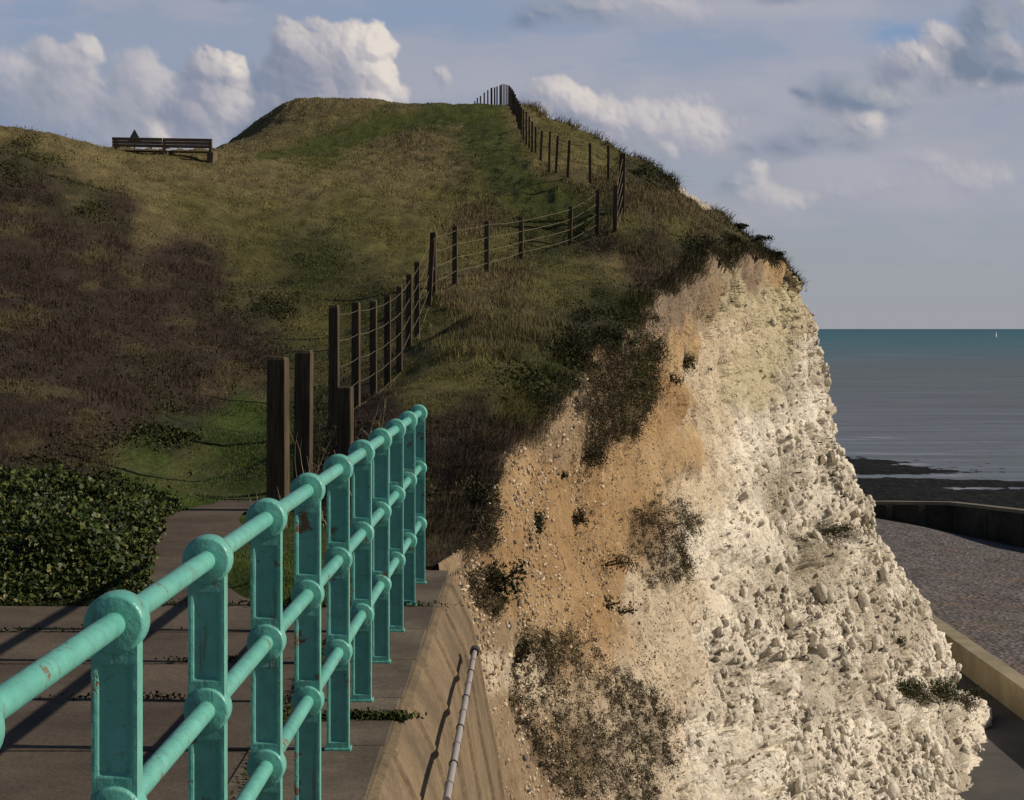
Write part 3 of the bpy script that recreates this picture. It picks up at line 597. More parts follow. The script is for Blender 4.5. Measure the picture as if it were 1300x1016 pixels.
def leaves(name, P, size, col, mat, r, nrm=None, shape='oval', parent=None, spread=1.0):
    n = len(P); N3 = r.normal(size=(n, 3)); N3 /= np.linalg.norm(N3, axis=1, keepdims=True)
    if nrm is not None: N3 = nrm + N3 * spread; N3 /= np.linalg.norm(N3, axis=1, keepdims=True)
    T = np.cross(N3, r.normal(size=(n, 3))); T /= np.linalg.norm(T, axis=1, keepdims=True) + 1e-9; B = np.cross(N3, T)
    if shape == 'ivy': o2 = [(0, -.45), (.42, -.28), (.5, .12), (.2, .16), (0, .6), (-.2, .16), (-.5, .12), (-.42, -.28)]
    else: o2 = [(0, -.5), (.25, -.1), (.2, .25), (0, .5), (-.2, .25), (-.25, -.1)]
    V = np.stack([P + (T * x + B * y + N3 * (-.25 * abs(x))) * size[:, None] for x, y in o2], 1).reshape(-1, 3); m = len(o2)
    F = np.arange(n)[:, None] * m + np.arange(m); C = np.repeat(col, m, 0); return np_mesh(name, V, F, mat, col=C, parent=parent)
tu, tv = proj(TG)
vis = (tu > -160) & (tu < 1100) & (De < -.02)
fade_slab = sstep(TG[..., 1], 11.6, 12.0)
pl = np.interp(TG[..., 1], [p[1] for p in PATH_L], [p[0] for p in PATH_L]); pr = np.interp(TG[..., 1], [p[1] for p in PATH_R], [p[0] for p in PATH_R])
onpath = ((TG[..., 0] > pl - .02) & (TG[..., 0] < pr + .02) & (TG[..., 1] < 18)) | (TG[..., 1] < 11.45) & (TG[..., 0] < -.9) | ((TG[..., 0] > -1.0) & (TG[..., 1] < 13.05))
wbase = vis * (~onpath) * 1.0
dens = {}
def turf(name, label, keys, n, hfun, wmul, seed, colmul=(1, 1, 1), lean=.6, mat=None, jit=.35, extra=None):
    w = wbase * np.clip(sum(TK[k] for k in keys), 0, 1) ** 1.5
    if extra is not None: w = w * extra
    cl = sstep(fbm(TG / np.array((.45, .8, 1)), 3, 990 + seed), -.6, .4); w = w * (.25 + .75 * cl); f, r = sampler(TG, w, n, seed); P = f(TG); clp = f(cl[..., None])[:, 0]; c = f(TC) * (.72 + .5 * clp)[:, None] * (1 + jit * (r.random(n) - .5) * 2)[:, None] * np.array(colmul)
    d = P[:, 1]; h = hfun(d, r.random(n)) * (.55 + .8 * clp); wd = np.maximum(.005, d / 1890 * .75) * wmul * (.6 + .8 * r.random(n))
    ob = blades(name, P - np.array((0, 0, .02)), h, wd, np.clip(c, 0, 1), mat or M_GRASS, lean, r); tag(ob, label, kind='stuff'); return ob
if exec_scatter:
    turf('short_grass', 'short green and straw turf covering the hillside', 'TGLMPHN', 360000, lambda d, q: (.025 + .0006 * d) * (.4 + q), .75, 1, (1.12, 1.12, 1.12))
    turf('dead_bracken', 'purple brown dead bracken and bramble stalks on the bank', 'B', 200000, lambda d, q: (.05 + .0019 * d) * (.2 + 1.1 * q**2), .6, 2, (1.12, 1.12, 1.12), 1.3, M_SHRUB, .7)
    turf('long_grass', 'pale long grass on the mound right of the fence', 'PH', 60000, lambda d, q: (.10 + .0006 * d) * (.5 + q), .6, 3, (1.4, 1.4, 1.3), .5)
    w = wbase * np.clip(TK['V'] + .12 * TK['L'] + .10 * TK['B'], 0, 1) ** 1.3 * (TG[..., 1] > 16) * sstep(fbm(TG / np.array((.7, 1.4, 1)), 3, 970), -.2, .3); f, r = sampler(TG, w, 60000, 4); P = f(TG); d = P[:, 1]; n = len(P)
    P = P + np.stack([r.normal(size=n) * .05, r.normal(size=n) * .05, r.random(n) * (.02 + .0018 * d)], -1)
    c = f(TC) * (.6 + .8 * r.random(n))[:, None] * np.array((.95, 1.08, .85)); ob = leaves('low_scrub', P, np.maximum(.04, d / 1890 * 2.0) * (.5 + r.random(n)), c, M_SHRUB, r); tag(ob, 'low dark green scrub patches scattered over the turf', kind='stuff')
    # ivy on the near bank
    poly = (tu < 232) & (tu > -200) & (TG[..., 1] > 11.28) & (TG[..., 1] < 21) & (TG[..., 0] < pl - .06)
    rag = fbm(TG / .5, 3, 78); wv = poly * sstep(tv - .22 * np.maximum(tu, 0) + 34 * fbm(TG / .9, 3, 77), 592, 640) * (1 - sstep(tu + 22 * rag, 190, 238)) * (TG[..., 1] > 11.50 + .22 * rag) * (.25 + .75 * sstep(fbm(TG / .45, 3, 76), -.5, .1)); f, r = sampler(TG, wv, 130000, 5); P = f(TG); n = len(P)
    thick = .20 * sstep(P[:, 1], 11.2, 13.0) * (1 - .5 * sstep(P[:, 1], 13, 17)) * (.35 + 1.5 * np.clip(fbm(P / .42, 3, 79) + .3, 0, 1)); dpt = r.random(n) ** .6
    P = P + np.stack([r.normal(size=n) * .03, -.10 * dpt, np.clip(thick, .03, .5) * dpt], -1)
    g = r.random(n)[:, None]; c = np.array((.018, .036, .008)) * (1 - g ** 2.4) + np.array((.115, .140, .028)) * g ** 2.4; yl = (r.random(n) < .04)[:, None]; c = np.where(yl, np.array((.20, .17, .06)), c)
    ob = leaves('ivy', P, .014 + .032 * r.random(n) ** 1.6, c, M_IVY, r, np.tile(np.array((.35, -.45, .75)), (n, 1)), 'ivy', spread=1.15); tag(ob, 'glossy green ivy leaves covering the bank beside the path', kind='stuff')

# vegetation on the cliff face
def cgpoint(u, v):
    sub = CP[8:, :NS]; uu, vv = proj(sub); k = np.argmin((uu - u) ** 2 + (vv - v) ** 2); i, j = np.unravel_index(k, uu.shape); return CP[i + 8, j], CN[i + 8, j]
if exec_scatter:
    PP = []; CCs = []; SZ = []
    for vi, (poly, n, hgt) in enumerate(VEG):
        dense = vi in (0, 3, 5, 6); per = 60 if dense else 42
        wv = pmask(poly) * (CN[..., 0] > -.2) * (1 if dense else .45 + .7 * sstep(STRK, -.4, .2)); wv[:4] = 0; wv[:, NS:] = 0
        nc = max(4, n // per); f, r = sampler(CP, wv, nc, 30 + vi); Pc = f(CP); nn = f(CN); d = Pc[:, 1]
        k = np.repeat(np.arange(nc), per); m_ = len(k); rad = (.0022 * d * (.5 + 1.3 * r.random(nc) ** 2) * (1.5 if dense else 1.15))[k]
        if vi == 3: rad = rad * 1.8
        if vi == 8: rad = rad * (.8 + 1.0 * r.random(nc) ** 3)[k]
        q = r.normal(size=(m_, 3)) * .62; P = Pc[k] + q * rad[:, None] * np.array((1, 1.6, .9)) + nn[k] * (rad * .7)[:, None]
        tone = (.45 + .9 * r.random(nc))[k][:, None]; g = sstep(fbm(P / .8, 3, 300), -.4, .5)[:, None] * (1. if vi in (0, 3, 6) else .5); g2 = (r.random(m_) ** 2)[:, None]
        c = (np.array((.088, .066, .042)) * (1 - g) + np.array((.046, .056, .020)) * g) * tone * (.6 + 1.6 * g2)
        PP.append(P); CCs.append(c); SZ.append(np.maximum(.016, d[k] / 1890 * 1.5) * (.5 + r.random(m_)))
    P = np.concatenate(PP); r = np.random.default_rng(8); ob = leaves('cliff_scrub', P, np.concatenate(SZ), np.concatenate(CCs), M_SHRUB, r); tag(ob, 'dark scrub and grass hanging down the cliff face', kind='stuff')
    # flints and chalk lumps in the clay
    wv = np.ones(CP.shape[:2]) * sstep(np.pad(CS[:, :], ((0, 0), (0, 0))), .1, .5) * sstep(fbm(CP / .7, 3, 95), -.6, .4) * (cpv > 380) * (CP[..., 1] > 13.4); wv[:8] = 0; wv[:, NS:] = 0
    n = 26000; f, r = sampler(CP, wv, n, 60); P = f(CP); nn = f(CN); d = P[:, 1]
    sz = np.maximum(.010, d / 1890 * .42) * (.5 + 1.6 * r.random(n) ** 3)
    ico = np.array([(0,0,1),(.9,0,.45),(.28,.85,.45),(-.72,.53,.45),(-.72,-.53,.45),(.28,-.85,.45),(.72,.53,-.45),(-.28,.85,-.45),(-.9,0,-.45),(-.28,-.85,-.45),(.72,-.53,-.45),(0,0,-1)])
    icf = np.array([(0,1,2),(0,2,3),(0,3,4),(0,4,5),(0,5,1),(1,6,2),(2,7,3),(3,8,4),(4,9,5),(5,10,1),(1,10,6),(2,6,7),(3,7,8),(4,8,9),(5,9,10),(6,11,7),(7,11,8),(8,11,9),(9,11,10),(10,11,6)])
    V = (P + nn * (sz * .3)[:, None])[:, None, :] + ico[None] * (1 + .35 * r.normal(size=(n, 12, 1))) * sz[:, None, None] * (.6 + .8 * r.random((n, 1, 3)))
    g = r.random(n)[:, None]; c = np.where(g < .55, np.array((.62, .52, .38)), np.where(g < .85, np.array((.38, .27, .16)), np.array((.13, .11, .10)))) * (.8 + .4 * r.random(n))[:, None]
    ob = np_mesh('flint_stones', V.reshape(-1, 3), (np.arange(n)[:, None, None] * 12 + icf[None]).reshape(-1, 3), M_STONE, col=np.repeat(c, 12, 0)); tag(ob, 'flints and chalk lumps bedded in the orange clay', kind='stuff')

def ico_sub(n):
    import bmesh
    bm = bmesh.new(); bmesh.ops.create_icosphere(bm, subdivisions=n, radius=1.0); V = np.array([v.co[:] for v in bm.verts]); F = np.array([[v.index for v in f.verts] for f in bm.faces]); bm.free(); return V, F
if exec_scatter:
    iv, fi = ico_sub(2)
    wn = ch * (cpu > 640) * (CP[..., 2] > FLOOR - .2); wn[:12] = 0; wn[:, NS + 6:] = 0; big_ = sstep(cpu + .30 * cpv, 1080, 1330)
    VV = []; CCn = []; NCL = sstep(fbm(CP / np.array((2.5, 8, 1.6)), 3, 955), -.15, .25)
    for n, wt, r0, r1, sd_ in ((650, wn ** 3 * big_ ** 2 * NCL, .13, .34, 901), (6000, wn ** 3 * (.02 + big_) * NCL, .06, .17, 902), (9000, wn ** 3 * (.25 + big_), .028, .075, 903)):
        wt = wt * sstep(fbm(CP / np.array((1.6, 4, 1.6)), 3, sd_), -.5, .2); f, r = sampler(CP, wt, n, sd_); P = f(CP); nn = f(CN); nn /= np.linalg.norm(nn, axis=1, keepdims=True); c = f(CC)
        rad = (r0 + (r1 - r0) * r.random(n) ** 2.4) * P[:, 1] / 78; S = np.stack([np.full(n, .8), 1.0 + .9 * r.random(n), .85 + .55 * r.random(n)], -1) * rad[:, None]
        ang_ = r.normal(size=n) * .25; L = iv[None] * (1 + .62 * fbm(iv[None] * 1.5 + r.random((n, 1, 3)) * 50, 2, sd_))[..., None] * S[:, None, :]
        ca, sa = np.cos(ang_)[:, None], np.sin(ang_)[:, None]; L = np.stack([L[..., 0] * ca + L[..., 2] * sa, L[..., 1], -L[..., 0] * sa + L[..., 2] * ca], -1)
        VV.append(P[:, None] + nn[:, None] * (rad * .12)[:, None, None] + L); tn = (.82 + .30 * r.random(n))[:, None]; CCn.append(np.repeat((c * .3 + .7 * np.array((.83, .77, .66))) * tn, len(iv), 0))
    V = np.concatenate([q_.reshape(-1, 3) for q_ in VV]); nt = len(V) // len(iv)
    ob = np_mesh('chalk_nodules', V, (np.arange(nt)[:, None, None] * len(iv) + fi[None]).reshape(-1, 3), M_CHALK, col=np.concatenate(CCn), smooth=True); tag(ob, 'rounded pale chalk nodules bulging from the cliff face', kind='stuff')
    # turf fringe over the cliff edge
    we = (np.abs(De + .12) < .3 + .004 * TG[..., 1]) * (TG[..., 1] > 13.6) * (tu > 520) * (tu < 1060) * (TK['B'] + TK['V'] + TK['G'] + TK['L'] + TK['H'] + TK['T'] + TK['P']); we = we * (De < .03) * sstep(fbm(TG / .8, 3, 950), -.5, .1)
    f, r = sampler(TG, we, 26000, 31); P = f(TG); d = P[:, 1]; n = len(P); P = P + np.array((.96, -.25, 0)) * (r.random(n) * .004 * d)[:, None] * .6
    c = f(TC) * (.6 + .9 * r.random(n))[:, None] * 1.1; ob = blades('edge_grass', P - np.array((0, 0, .03)), (.06 + .0035 * d) * (.3 + r.random(n)), np.maximum(.005, d / 1890 * .6), c, M_SHRUB, 1.8, r, None, (1.1, -.3)); tag(ob, 'ragged fringe of grass and dead stalks along the cliff edge', kind='stuff')
# single bushes one can point to
def bush(P, nrm, rx, rz, n, label, seed, green=.5, name='cliff_bush', size=None):
    r = np.random.default_rng(seed); P = np.asarray(P, float); root = empty(name, P); tag(root, label, 'bush')
    sz = size or max(.03, P[1] / 1890 * 1.8); lobes = r.normal(size=(5, 3)) * np.array((rx * .4, rx * .4, rz * .3)) + np.array(nrm) * rx * .35
    L = lobes[r.integers(0, 5, n)]; q = r.normal(size=(n, 3)); q /= np.linalg.norm(q, axis=1, keepdims=True); q *= (r.random(n) ** .4)[:, None] * np.array((rx * .62, rx * .62, rz * .62)) * (.7 + .5 * r.random((n, 1)))
    q = q + L; g = r.random(n)[:, None]; c = (np.array((.05, .036, .024)) * (1 - green) + np.array((.042, .055, .018)) * green) * (.5 + 1.1 * g)
    leaves('foliage', q, sz * (.5 + r.random(n)), c, M_SHRUB, r, parent=root)
    mb = MB()
    for l in lobes: mb.tube([Vector(-np.array(nrm) * .1), Vector(l * .5 + r.normal(size=3) * .03), Vector(l)], .012, 5)
    mb.build('stem', M_STEM, root); return root
BU = [(869,455,.26,.42,900,'dark oval bush standing out from the clay right of the hanging scrub',.6),(848,480,.28,.2,500,'low spreading bush at the tip of the hanging scrub, below the oval bush',.4),
      (679,664,.10,.19,500,'dark forked tuft alone on the orange clay left of centre',.4),(743,580,.17,.17,500,'round dark bush at the foot of the hanging scrub',.4),
      (712,604,.07,.07,140,'tiny dark tuft just below left of the hanging scrub',.3),(767,718,.28,.28,700,'brown bush in the middle of the clay slope above the scree scrub',.2),
      (730,662,.13,.13,300,'small brown bush between the forked tuft and the big hanging bush patch',.2),(620,742,.16,.2,700,'dark green bush on the clay just beyond the end of the retaining wall',.6),
      (606,640,.13,.28,700,'upright brown bush on the clay edge above the wall end',.3),(655,830,.10,.1,220,'small tuft on stony clay above the retaining wall corner',.3),
      (1060,826,.4,.22,150,'dark ledge plant beside the pale boulder low on the chalk',.4),(770,770,.16,.14,200,'dark tuft on the white scree below the brown bush',.3),(784,775,.16,.14,160,'second small tuft on the white scree below the brown bush, the right one',.3),
      (1147,884,1.0,.6,2200,'green bush on the lowest chalk ledge, left of the three there',.9),(1184,880,1.2,.8,3200,'widest green bush in the middle of the lowest chalk ledge',1.0),(1219,886,.85,.55,1800,'dark bush at the outer end of the lowest chalk ledge',.6),
      (1045,676,.75,.34,900,'dark brown bush on the narrow ledge halfway up the chalk',.5),(1083,680,.5,.24,500,'small dark bush beside the one on the halfway chalk ledge, nearer the sea',.4),(1142,815,.3,.22,260,'small dark tuft in a crack above the lowest chalk ledge',.4)]
if exec_scatter:
    for i, (u, v, rx, rz, n, lab, g) in enumerate(BU):
        p, nn = cgpoint(u, v); bush(p, nn, rx * 1.1, rz, n, lab, 500 + i, g)
    for i, (u, v, d, rx, rz, n, lab, g) in enumerate([(832,226,72,.62,.22,1300,'long dark bush on the skyline above the white chalk scar',.45),(806,222,68,.5,.22,800,'dark bush left of the skyline bush beside the corner fence posts',.5),(854,234,74,.16,.16,120,'tiny bush right at the top of the white chalk scar',.4),
             (985,330,67.5,.34,.16,500,'twiggy shrub nearest the outer cliff corner',.35),(962,312,67.5,.4,.17,600,'twiggy shrub on the skyline second from the outer cliff corner',.3),(938,296,68,.4,.16,500,'twiggy shrub on the skyline third from the outer cliff corner',.3),(930,324,61,.45,.16,700,'brown shrub along the turf edge left of the outer cliff corner',.25),(893,332,55,.45,.2,600,'low dark shrub hanging over the bare clay scar',.3)]):
        P = px(u, v, d); zz, _ = terrain_z(np.array([[P[0], P[1]]])); P[2] = zz[0] + .05; bush(P, (0, 0, 1), rx, rz, n, lab, 700 + i, g, 'cliff_top_bush')

# ------------------------------------------------------------------ sea, reef, beach, promenade
def sea_mat():
    m, N, b = new_mat('sea_water'); p = pos(N); s = N.sep(p); d = N.m('LOGARITHM', s[1], 10.)
    st = N.noise(N.v('MULTIPLY', N.xyz(s[0], N.m('MULTIPLY', d, 4000), 0), (.0006, .012, 1)), 1.0, 4, .6)
    c = N.ramp(N.m('ADD', N.rng(d, 2.4, 4.3, 0, 1, False), N.m('MULTIPLY', N.m('SUBTRACT', st, .5), .14)),
               [(0.0, (.145, .17, .20)), (.16, (.14, .162, .19)), (.30, (.125, .148, .17)), (.42, (.10, .15, .18)), (.6, (.06, .14, .175)), (.85, (.042, .12, .16)), (1.0, (.036, .105, .142))])
    rp = N.noise(N.v('MULTIPLY', N.xyz(s[0], N.m('MULTIPLY', d, 9000), 0), (.011, .018, 1)), 1.0, 5, .7)
    c = N.v('SCALE', c, scale=N.rng(rp, .3, .7, .80, 1.75, False))
    foam = N.m('MULTIPLY', N.rng(N.noise(N.v('MULTIPLY', p, (.05, .16, 1)), 1.0, 5, .6), .58, .70), N.rng(s[1], 520, 290)); c = N.mix(N.m('MULTIPLY', foam, .8), c, (.40, .43, .50))
    N.put(b.inputs['Base Color'], c); b.inputs['Roughness'].default_value = .45; b.inputs['Specular IOR Level'].default_value = .12; b.inputs['IOR'].default_value = 1.15
    bump(N, b, N.noise(N.v('MULTIPLY', p, (.25, .6, 1)), 1.0, 5, .7), .8, .5); return m
M_SEA = sea_mat()
V = [(-30000, 90, SEA), (40000, 90, SEA), (40000, 62000, SEA), (-30000, 62000, SEA)]; mb = MB().add(V, [(0, 1, 2, 3)]); tag(mb.build('sea', M_SEA), 'grey blue sea reaching the horizon', kind='structure')
# reef: dark flat rocks exposed by the tide
def reef_mat():
    m, N, b = new_mat('wet_reef_rock'); p = pos(N); c = N.mix(N.rng(N.noise(p, .8, 5, .7), .35, .7), (.004, .004, .0035), (.018, .016, .012))
    c = N.mix(N.rng(N.voro(p, .35), .2, .08), c, (.06, .056, .046))
    N.put(b.inputs['Base Color'], c); b.inputs['Roughness'].default_value = .75; b.inputs['Specular IOR Level'].default_value = .2; bump(N, b, N.noise(N.v('MULTIPLY', p, (1, .35, 1)), .8, 6, .75), 1.0, 1.2); return m
gx = np.arange(-20, 130, .45); gy = np.arange(150, 345, .9); GX, GY = np.meshgrid(gx, gy); Q = np.stack([GX, GY, 0 * GX], -1)
hz_ = .55 * fbm(Q / np.array((26, 15, 1)), 4, 400, .55) + 1.0 * np.abs(fbm(Q / 2.6, 4, 410, .6)) + .1 * worley(Q / 1.3, 5)[0]
hz_ += 1.15 * sstep(332 - 1.8 * (GX - 50) - GY, -10, 40) - .62 * sstep(GY + 1.2 * GX, 372, 420) - .22
chn = np.exp(-((GY - 282 + .10 * (GX - 50)) / 6.5) ** 2) * 1.3 + np.exp(-((GY - 262 + .04 * (GX - 60)) / 5.0) ** 2) * 1.2 * sstep(GX, 52, 62)
hz_ -= chn
RG = np.stack([GX, GY, SEA + hz_ * .42], -1)
np_ = np_mesh('reef', RG.reshape(-1, 3), grid_faces(*GX.shape), reef_mat(), smooth=True); tag(np_, 'flat black rocks left bare by the tide', kind='structure')
# shingle
def shingle_mat():
    m, N, b = new_mat('shingle'); p = pos(N); s = N.sep(p)
    c = N.mix(N.rng(N.noise(p, .09, 4, .6), .45, .6), (.185, .168, .164), (.175, .138, .115))
    c = N.mix(N.rng(N.noise(p, .5, 3, .6), .3, .7), c, (.12, .108, .108))
    v1 = N.voro(p, 3.2, out='Color'); c = N.v('MULTIPLY', c, N.mix(.8, N.v('ADD', N.v('SCALE', v1, scale=.9), (.55, .55, .55)), N.v('ADD', N.v('SCALE', N.xyz(N.sep(v1)[0], N.sep(v1)[0], N.sep(v1)[0]), scale=.9), (.55, .55, .55))))
    c = N.v('SCALE', c, scale=N.rng(N.noise(p, 6, 3, .7), .35, .65, .7, 1.3, False))
    N.put(b.inputs['Base Color'], c); b.inputs['Roughness'].default_value = .85; b.inputs['Specular IOR Level'].default_value = .15; bump(N, b, N.voro(p, 3.2), 1.0, .12); return m
gx = np.arange(25.0, 90, .35); gy = np.arange(60, 245, .7); GX, GY = np.meshgrid(gx, gy)
sh = FLOOR + .3 - .075 * (GX - 25) - sstep(GY + 1.35 * (GX - 34), 188, 235) * 3.4 + .35 * fbm(np.stack([GX / 12, GY / 18, 0 * GX], -1), 3, 431)
o = np_mesh('beach', np.stack([GX, GY, sh], -1).reshape(-1, 3), grid_faces(*GX.shape), shingle_mat(), smooth=True); tag(o, 'grey and rust coloured shingle beach', kind='structure')
mb = MB().box(-10, 24.35, 20, 240, FLOOR - 3, FLOOR); tag(mb.build('promenade', M_WALK), 'grey asphalt undercliff walk', kind='structure')
# sea wall beside the walk: coping, body
root = empty('sea_wall', (24.35, 100, FLOOR)); tag(root, 'pale concrete sea wall between shingle beach and undercliff walk', 'wall')
mb = MB(); mb.box(0, .85, -45, 110, -3, 1.28)
mb.build('wall_body', M_SEAWALL, root, bevel=.03)
for k in range(-45, 110, 6): 
    c = MB().box(-.05, .92, k + .01, k + 5.98, 1.284, 1.50).build('coping_slab', M_SEAWALL, root, bevel=.03)
# groyne: three straight runs of wall with a thin pale coping
gp = [(1080, 637, 194), (1127, 636.5, 192), (1210, 637.5, 190), (1300, 647.5, 176), (1480, 672, 158)]
gw = [px(u, v, d) for u, v, d in gp]; gz = -16.25
root = empty('groyne', (gw[1][0], gw[1][1], SEA)); tag(root, 'dark wet concrete groyne wall running out across the beach to the reef', 'groyne')
O = Vector((gw[1][0], gw[1][1], SEA))
for part, (h0, h1, th, mat) in {'wall_body': (-1.5, 0, .8, M_GROYNE), 'coping': (.004, .32, 1.0, M_COPING)}.items():
    mb = MB(); vs = []
    P2 = [Vector((q[0], q[1], 0)) for q in gw]
    for i, p in enumerate(P2):
        t = (P2[min(i + 1, len(P2) - 1)] - P2[max(0, i - 1)]).normalized(); nn = Vector((-t.y, t.x, 0)) * th * .5
        ztop = gw[i][2] - .3
        z0 = (SEA + h0) if part == 'wall_body' else ztop + h0; z1 = ztop if part == 'wall_body' else ztop + h1
        for s_, z in ((-1, z0), (1, z0), (1, z1), (-1, z1)): vs.append(Vector((p.x + nn.x * s_, p.y + nn.y * s_, z)) - O)
    fs = [tuple(range(4))[::-1]] + [tuple(range(len(vs) - 4, len(vs)))]
    for i in range(len(P2) - 1):
        for k in range(4): a, b = i * 4 + k, i * 4 + (k + 1) % 4; fs.append((a, b, b + 4, a + 4))
    mb.add(vs, fs); mb.build(part, mat, root)
for i in range(1, len(gw) - 1):   # buttress piers on the near face
    for fr in (0.0, .5):
        a, b = Vector(gw[i]), Vector(gw[i + 1]); q = a.lerp(b, fr) - O; MB().box(-.35, .35, -.85, -.35, -1.5, q.z - .35 - 0, Matrix.Translation((q.x, q.y, 0))).build('pier', M_GROYNE, root)
# sailing boat
bp = px(1265, 427, 4600); bp[2] = SEA
root = empty('sailing_boat', bp, (0, 0, R(70))); tag(root, 'tiny white sailing boat on the horizon', 'boat')
mb = MB(); sec = [(-5.2, .9, 1.0), (-2.5, 1.5, 1.0), (1.5, 1.6, 1.1), (4.2, .8, 1.3), (6, .03, 1.5)]; vs = []
for x, w, h in sec: vs += [(x, -w, h), (x, -w * .6, -.1), (x, w * .6, -.1), (x, w, h)]
fs = [(0, 1, 2, 3), tuple(range(len(vs) - 1, len(vs) - 5, -1))]
for i in range(len(sec) - 1):
    for k in range(4): a, b = i * 4 + k, i * 4 + (k + 1) % 4; fs.append((a, a + 4, b + 4, b))
mb.add(vs, fs).build('hull', M_HULL, root); MB().tube([(.6, 0, 1), (.6, 0, 15.5)], .12, 6).build('mast', M_HULL, root)
MB().add([(.4, .05, 2.2), (-4.8, .5, 2.4), (-2.6, .9, 7.5), (.4, .05, 15.2), (.4, -.05, 2.2), (-4.8, .4, 2.4), (-2.6, .8, 7.5), (.4, -.05, 15.2)], [(0, 1, 2, 3), (7, 6, 5, 4), (0, 4, 5, 1), (1, 5, 6, 2), (2, 6, 7, 3)]).build('mainsail', M_SAIL, root)
MB().add([(5.8, 0, 1.6), (1, .7, 2.2), (1.0, .1, 13.5), (5.8, .1, 1.6), (1, .6, 2.2), (1.0, 0, 13.5)], [(0, 1, 2), (5, 4, 3), (0, 3, 4, 1), (1, 4, 5, 2), (2, 5, 3, 0)]).build('jib', M_SAIL, root)

# ------------------------------------------------------------------ pavement, path, retaining wall
mb = MB()
for k in range(-1, 11):
    yb = 11.25 - .9636 * k
    for xx in np.arange(-14.75, -1.1, 2.3): mb.box(xx + .004, min(xx + 2.296, -.985), yb - .9636 + .012, yb - .012, -.12, -.002 * ((int(xx * 3) + k) % 3)) if k >= 0 else None
tag(mb.build('pavement', M_PATH, bevel=.006), 'brown concrete paving slabs behind the railing', kind='structure')
mb = MB(); ys = np.linspace(11.2, 18.4, 30)
for i in range(len(ys) - 1):
    y0, y1 = ys[i], ys[i + 1]; f = lambda T, y: float(np.interp(y, [p[1] for p in T], [p[0] for p in T])) + .05 * float(vnoise(np.array((y * 2.2, 0, 3.))))
    mb.add([(f(PATH_L, y0) - .06, y0, -.004), (f(PATH_R, y0) + .03, y0, -.004), (f(PATH_R, y1) + .03, y1, -.004), (f(PATH_L, y1) - .06, y1, -.004)], [(0, 1, 2, 3)])
tag(mb.build('path', M_PATH), 'narrow worn concrete path leading to the slope', kind='structure')
root = empty('retaining_wall', (-.4, 7, 0)); tag(root, 'buff concrete retaining wall with battered ribbed side under the railing', 'wall')
# profile (x offset from the top edge, z); lofted along y, the seaward end rounds back
prof = [(-.56, -.5), (-.56, 0.0), (-.03, 0.0), (0, -.012), (.045, -.10), (.12, -.26), (.165, -.45), (.225, -.80), (.29, -1.12), (.36, -1.6), (.6, -3.2), (.8, -6.0)]
yl = list(np.linspace(-6.2, 5.55, 900)); mb = MB(); vs = []; n = len(prof)
xe = lambda y: -.06 + .075 * (y + 7 - 7.78) / 5.2 * 1.0
for y in yl:
    q_ = ((y + 7 - 12.2) / .9636 + .5) % 1 - .5; bmp = .014 * (float(sstep(q_, -.065, -.045)) - float(sstep(q_, .03, .07))) + .008 * (float(sstep(q_, -.065, -.045)) * (1 - max(q_, 0) * 2))
    for (x, z) in prof: vs.append((xe(y) + x + (bmp if z < -.005 else 0), y, z))
# rounded far end
for a_ in (.35, .7, 1.0):
    for (x, z) in prof: vs.append((xe(5.55) + (x if x < -.3 else x * math.cos(a_ * .9) - .10 * a_), 5.55 + .42 * math.sin(a_ * 1.4) + max(0, x) * .5 * a_, z))
m_ = len(vs) // n; fs = []
for i in range(m_ - 1):
    for k in range(n - 1): a = i * n + k; fs.append((a, a + 1, a + n + 1, a + n))
fs += [tuple(range(n)), tuple(range((m_ - 1) * n + n - 1, (m_ - 1) * n - 1, -1))]
mb.add([(a, b, c) for a, b, c in vs], fs); wallo = mb.build('wall_body', M_CONC, root)
top_ = MB(); 
for k in range(13):
    y0 = -6.2 + k * .9673 - .10; y1 = y0 + .955; y1 = min(y1, 5.86)
    if y1 > y0: top_.box(xe(y0) - .55, xe(y0) - .035, y0, y1, -.02, .004)
top_.build('top_slab', M_CONCTOP, root, bevel=.004)
RS = .00073 * FPX * .55; RY = [.00268 * FPX * .55 + RS * (i - 3) for i in range(13)]   # post distances along the railing
RX = lambda y: -.794 + .0155 * y
# conduit clipped along the wall face
root = empty('conduit_pipe', (-.23, 9, -.24)); tag(root, 'thin grey pipe with clips running along the side of the retaining wall', 'pipe')
a_, b_ = px(598, 828, 10.9), px(560, 1016, 7.2); O = Vector((-.23, 9, -.24)); A_, B_ = Vector(a_) - O + Vector((.02, 0, 0)), Vector(b_) - O + Vector((.02, 0, 0))
MB().tube([A_, B_], .0155, 12).build('pipe', M_PIPE, root, smooth=True); MB().tube([A_ + (A_ - B_).normalized() * .09, A_ - (A_ - B_).normalized() * .02], .027, 12).build('end_cap', M_DARK, root, smooth=True)
for k in range(9): q = A_.lerp(B_, .09 + k * .105); t = (B_ - A_).normalized() * .012; MB().tube([q - t * .6, q + t * .6], .0195, 12).build('clip', M_DARK if k % 2 else M_PIPE, root)

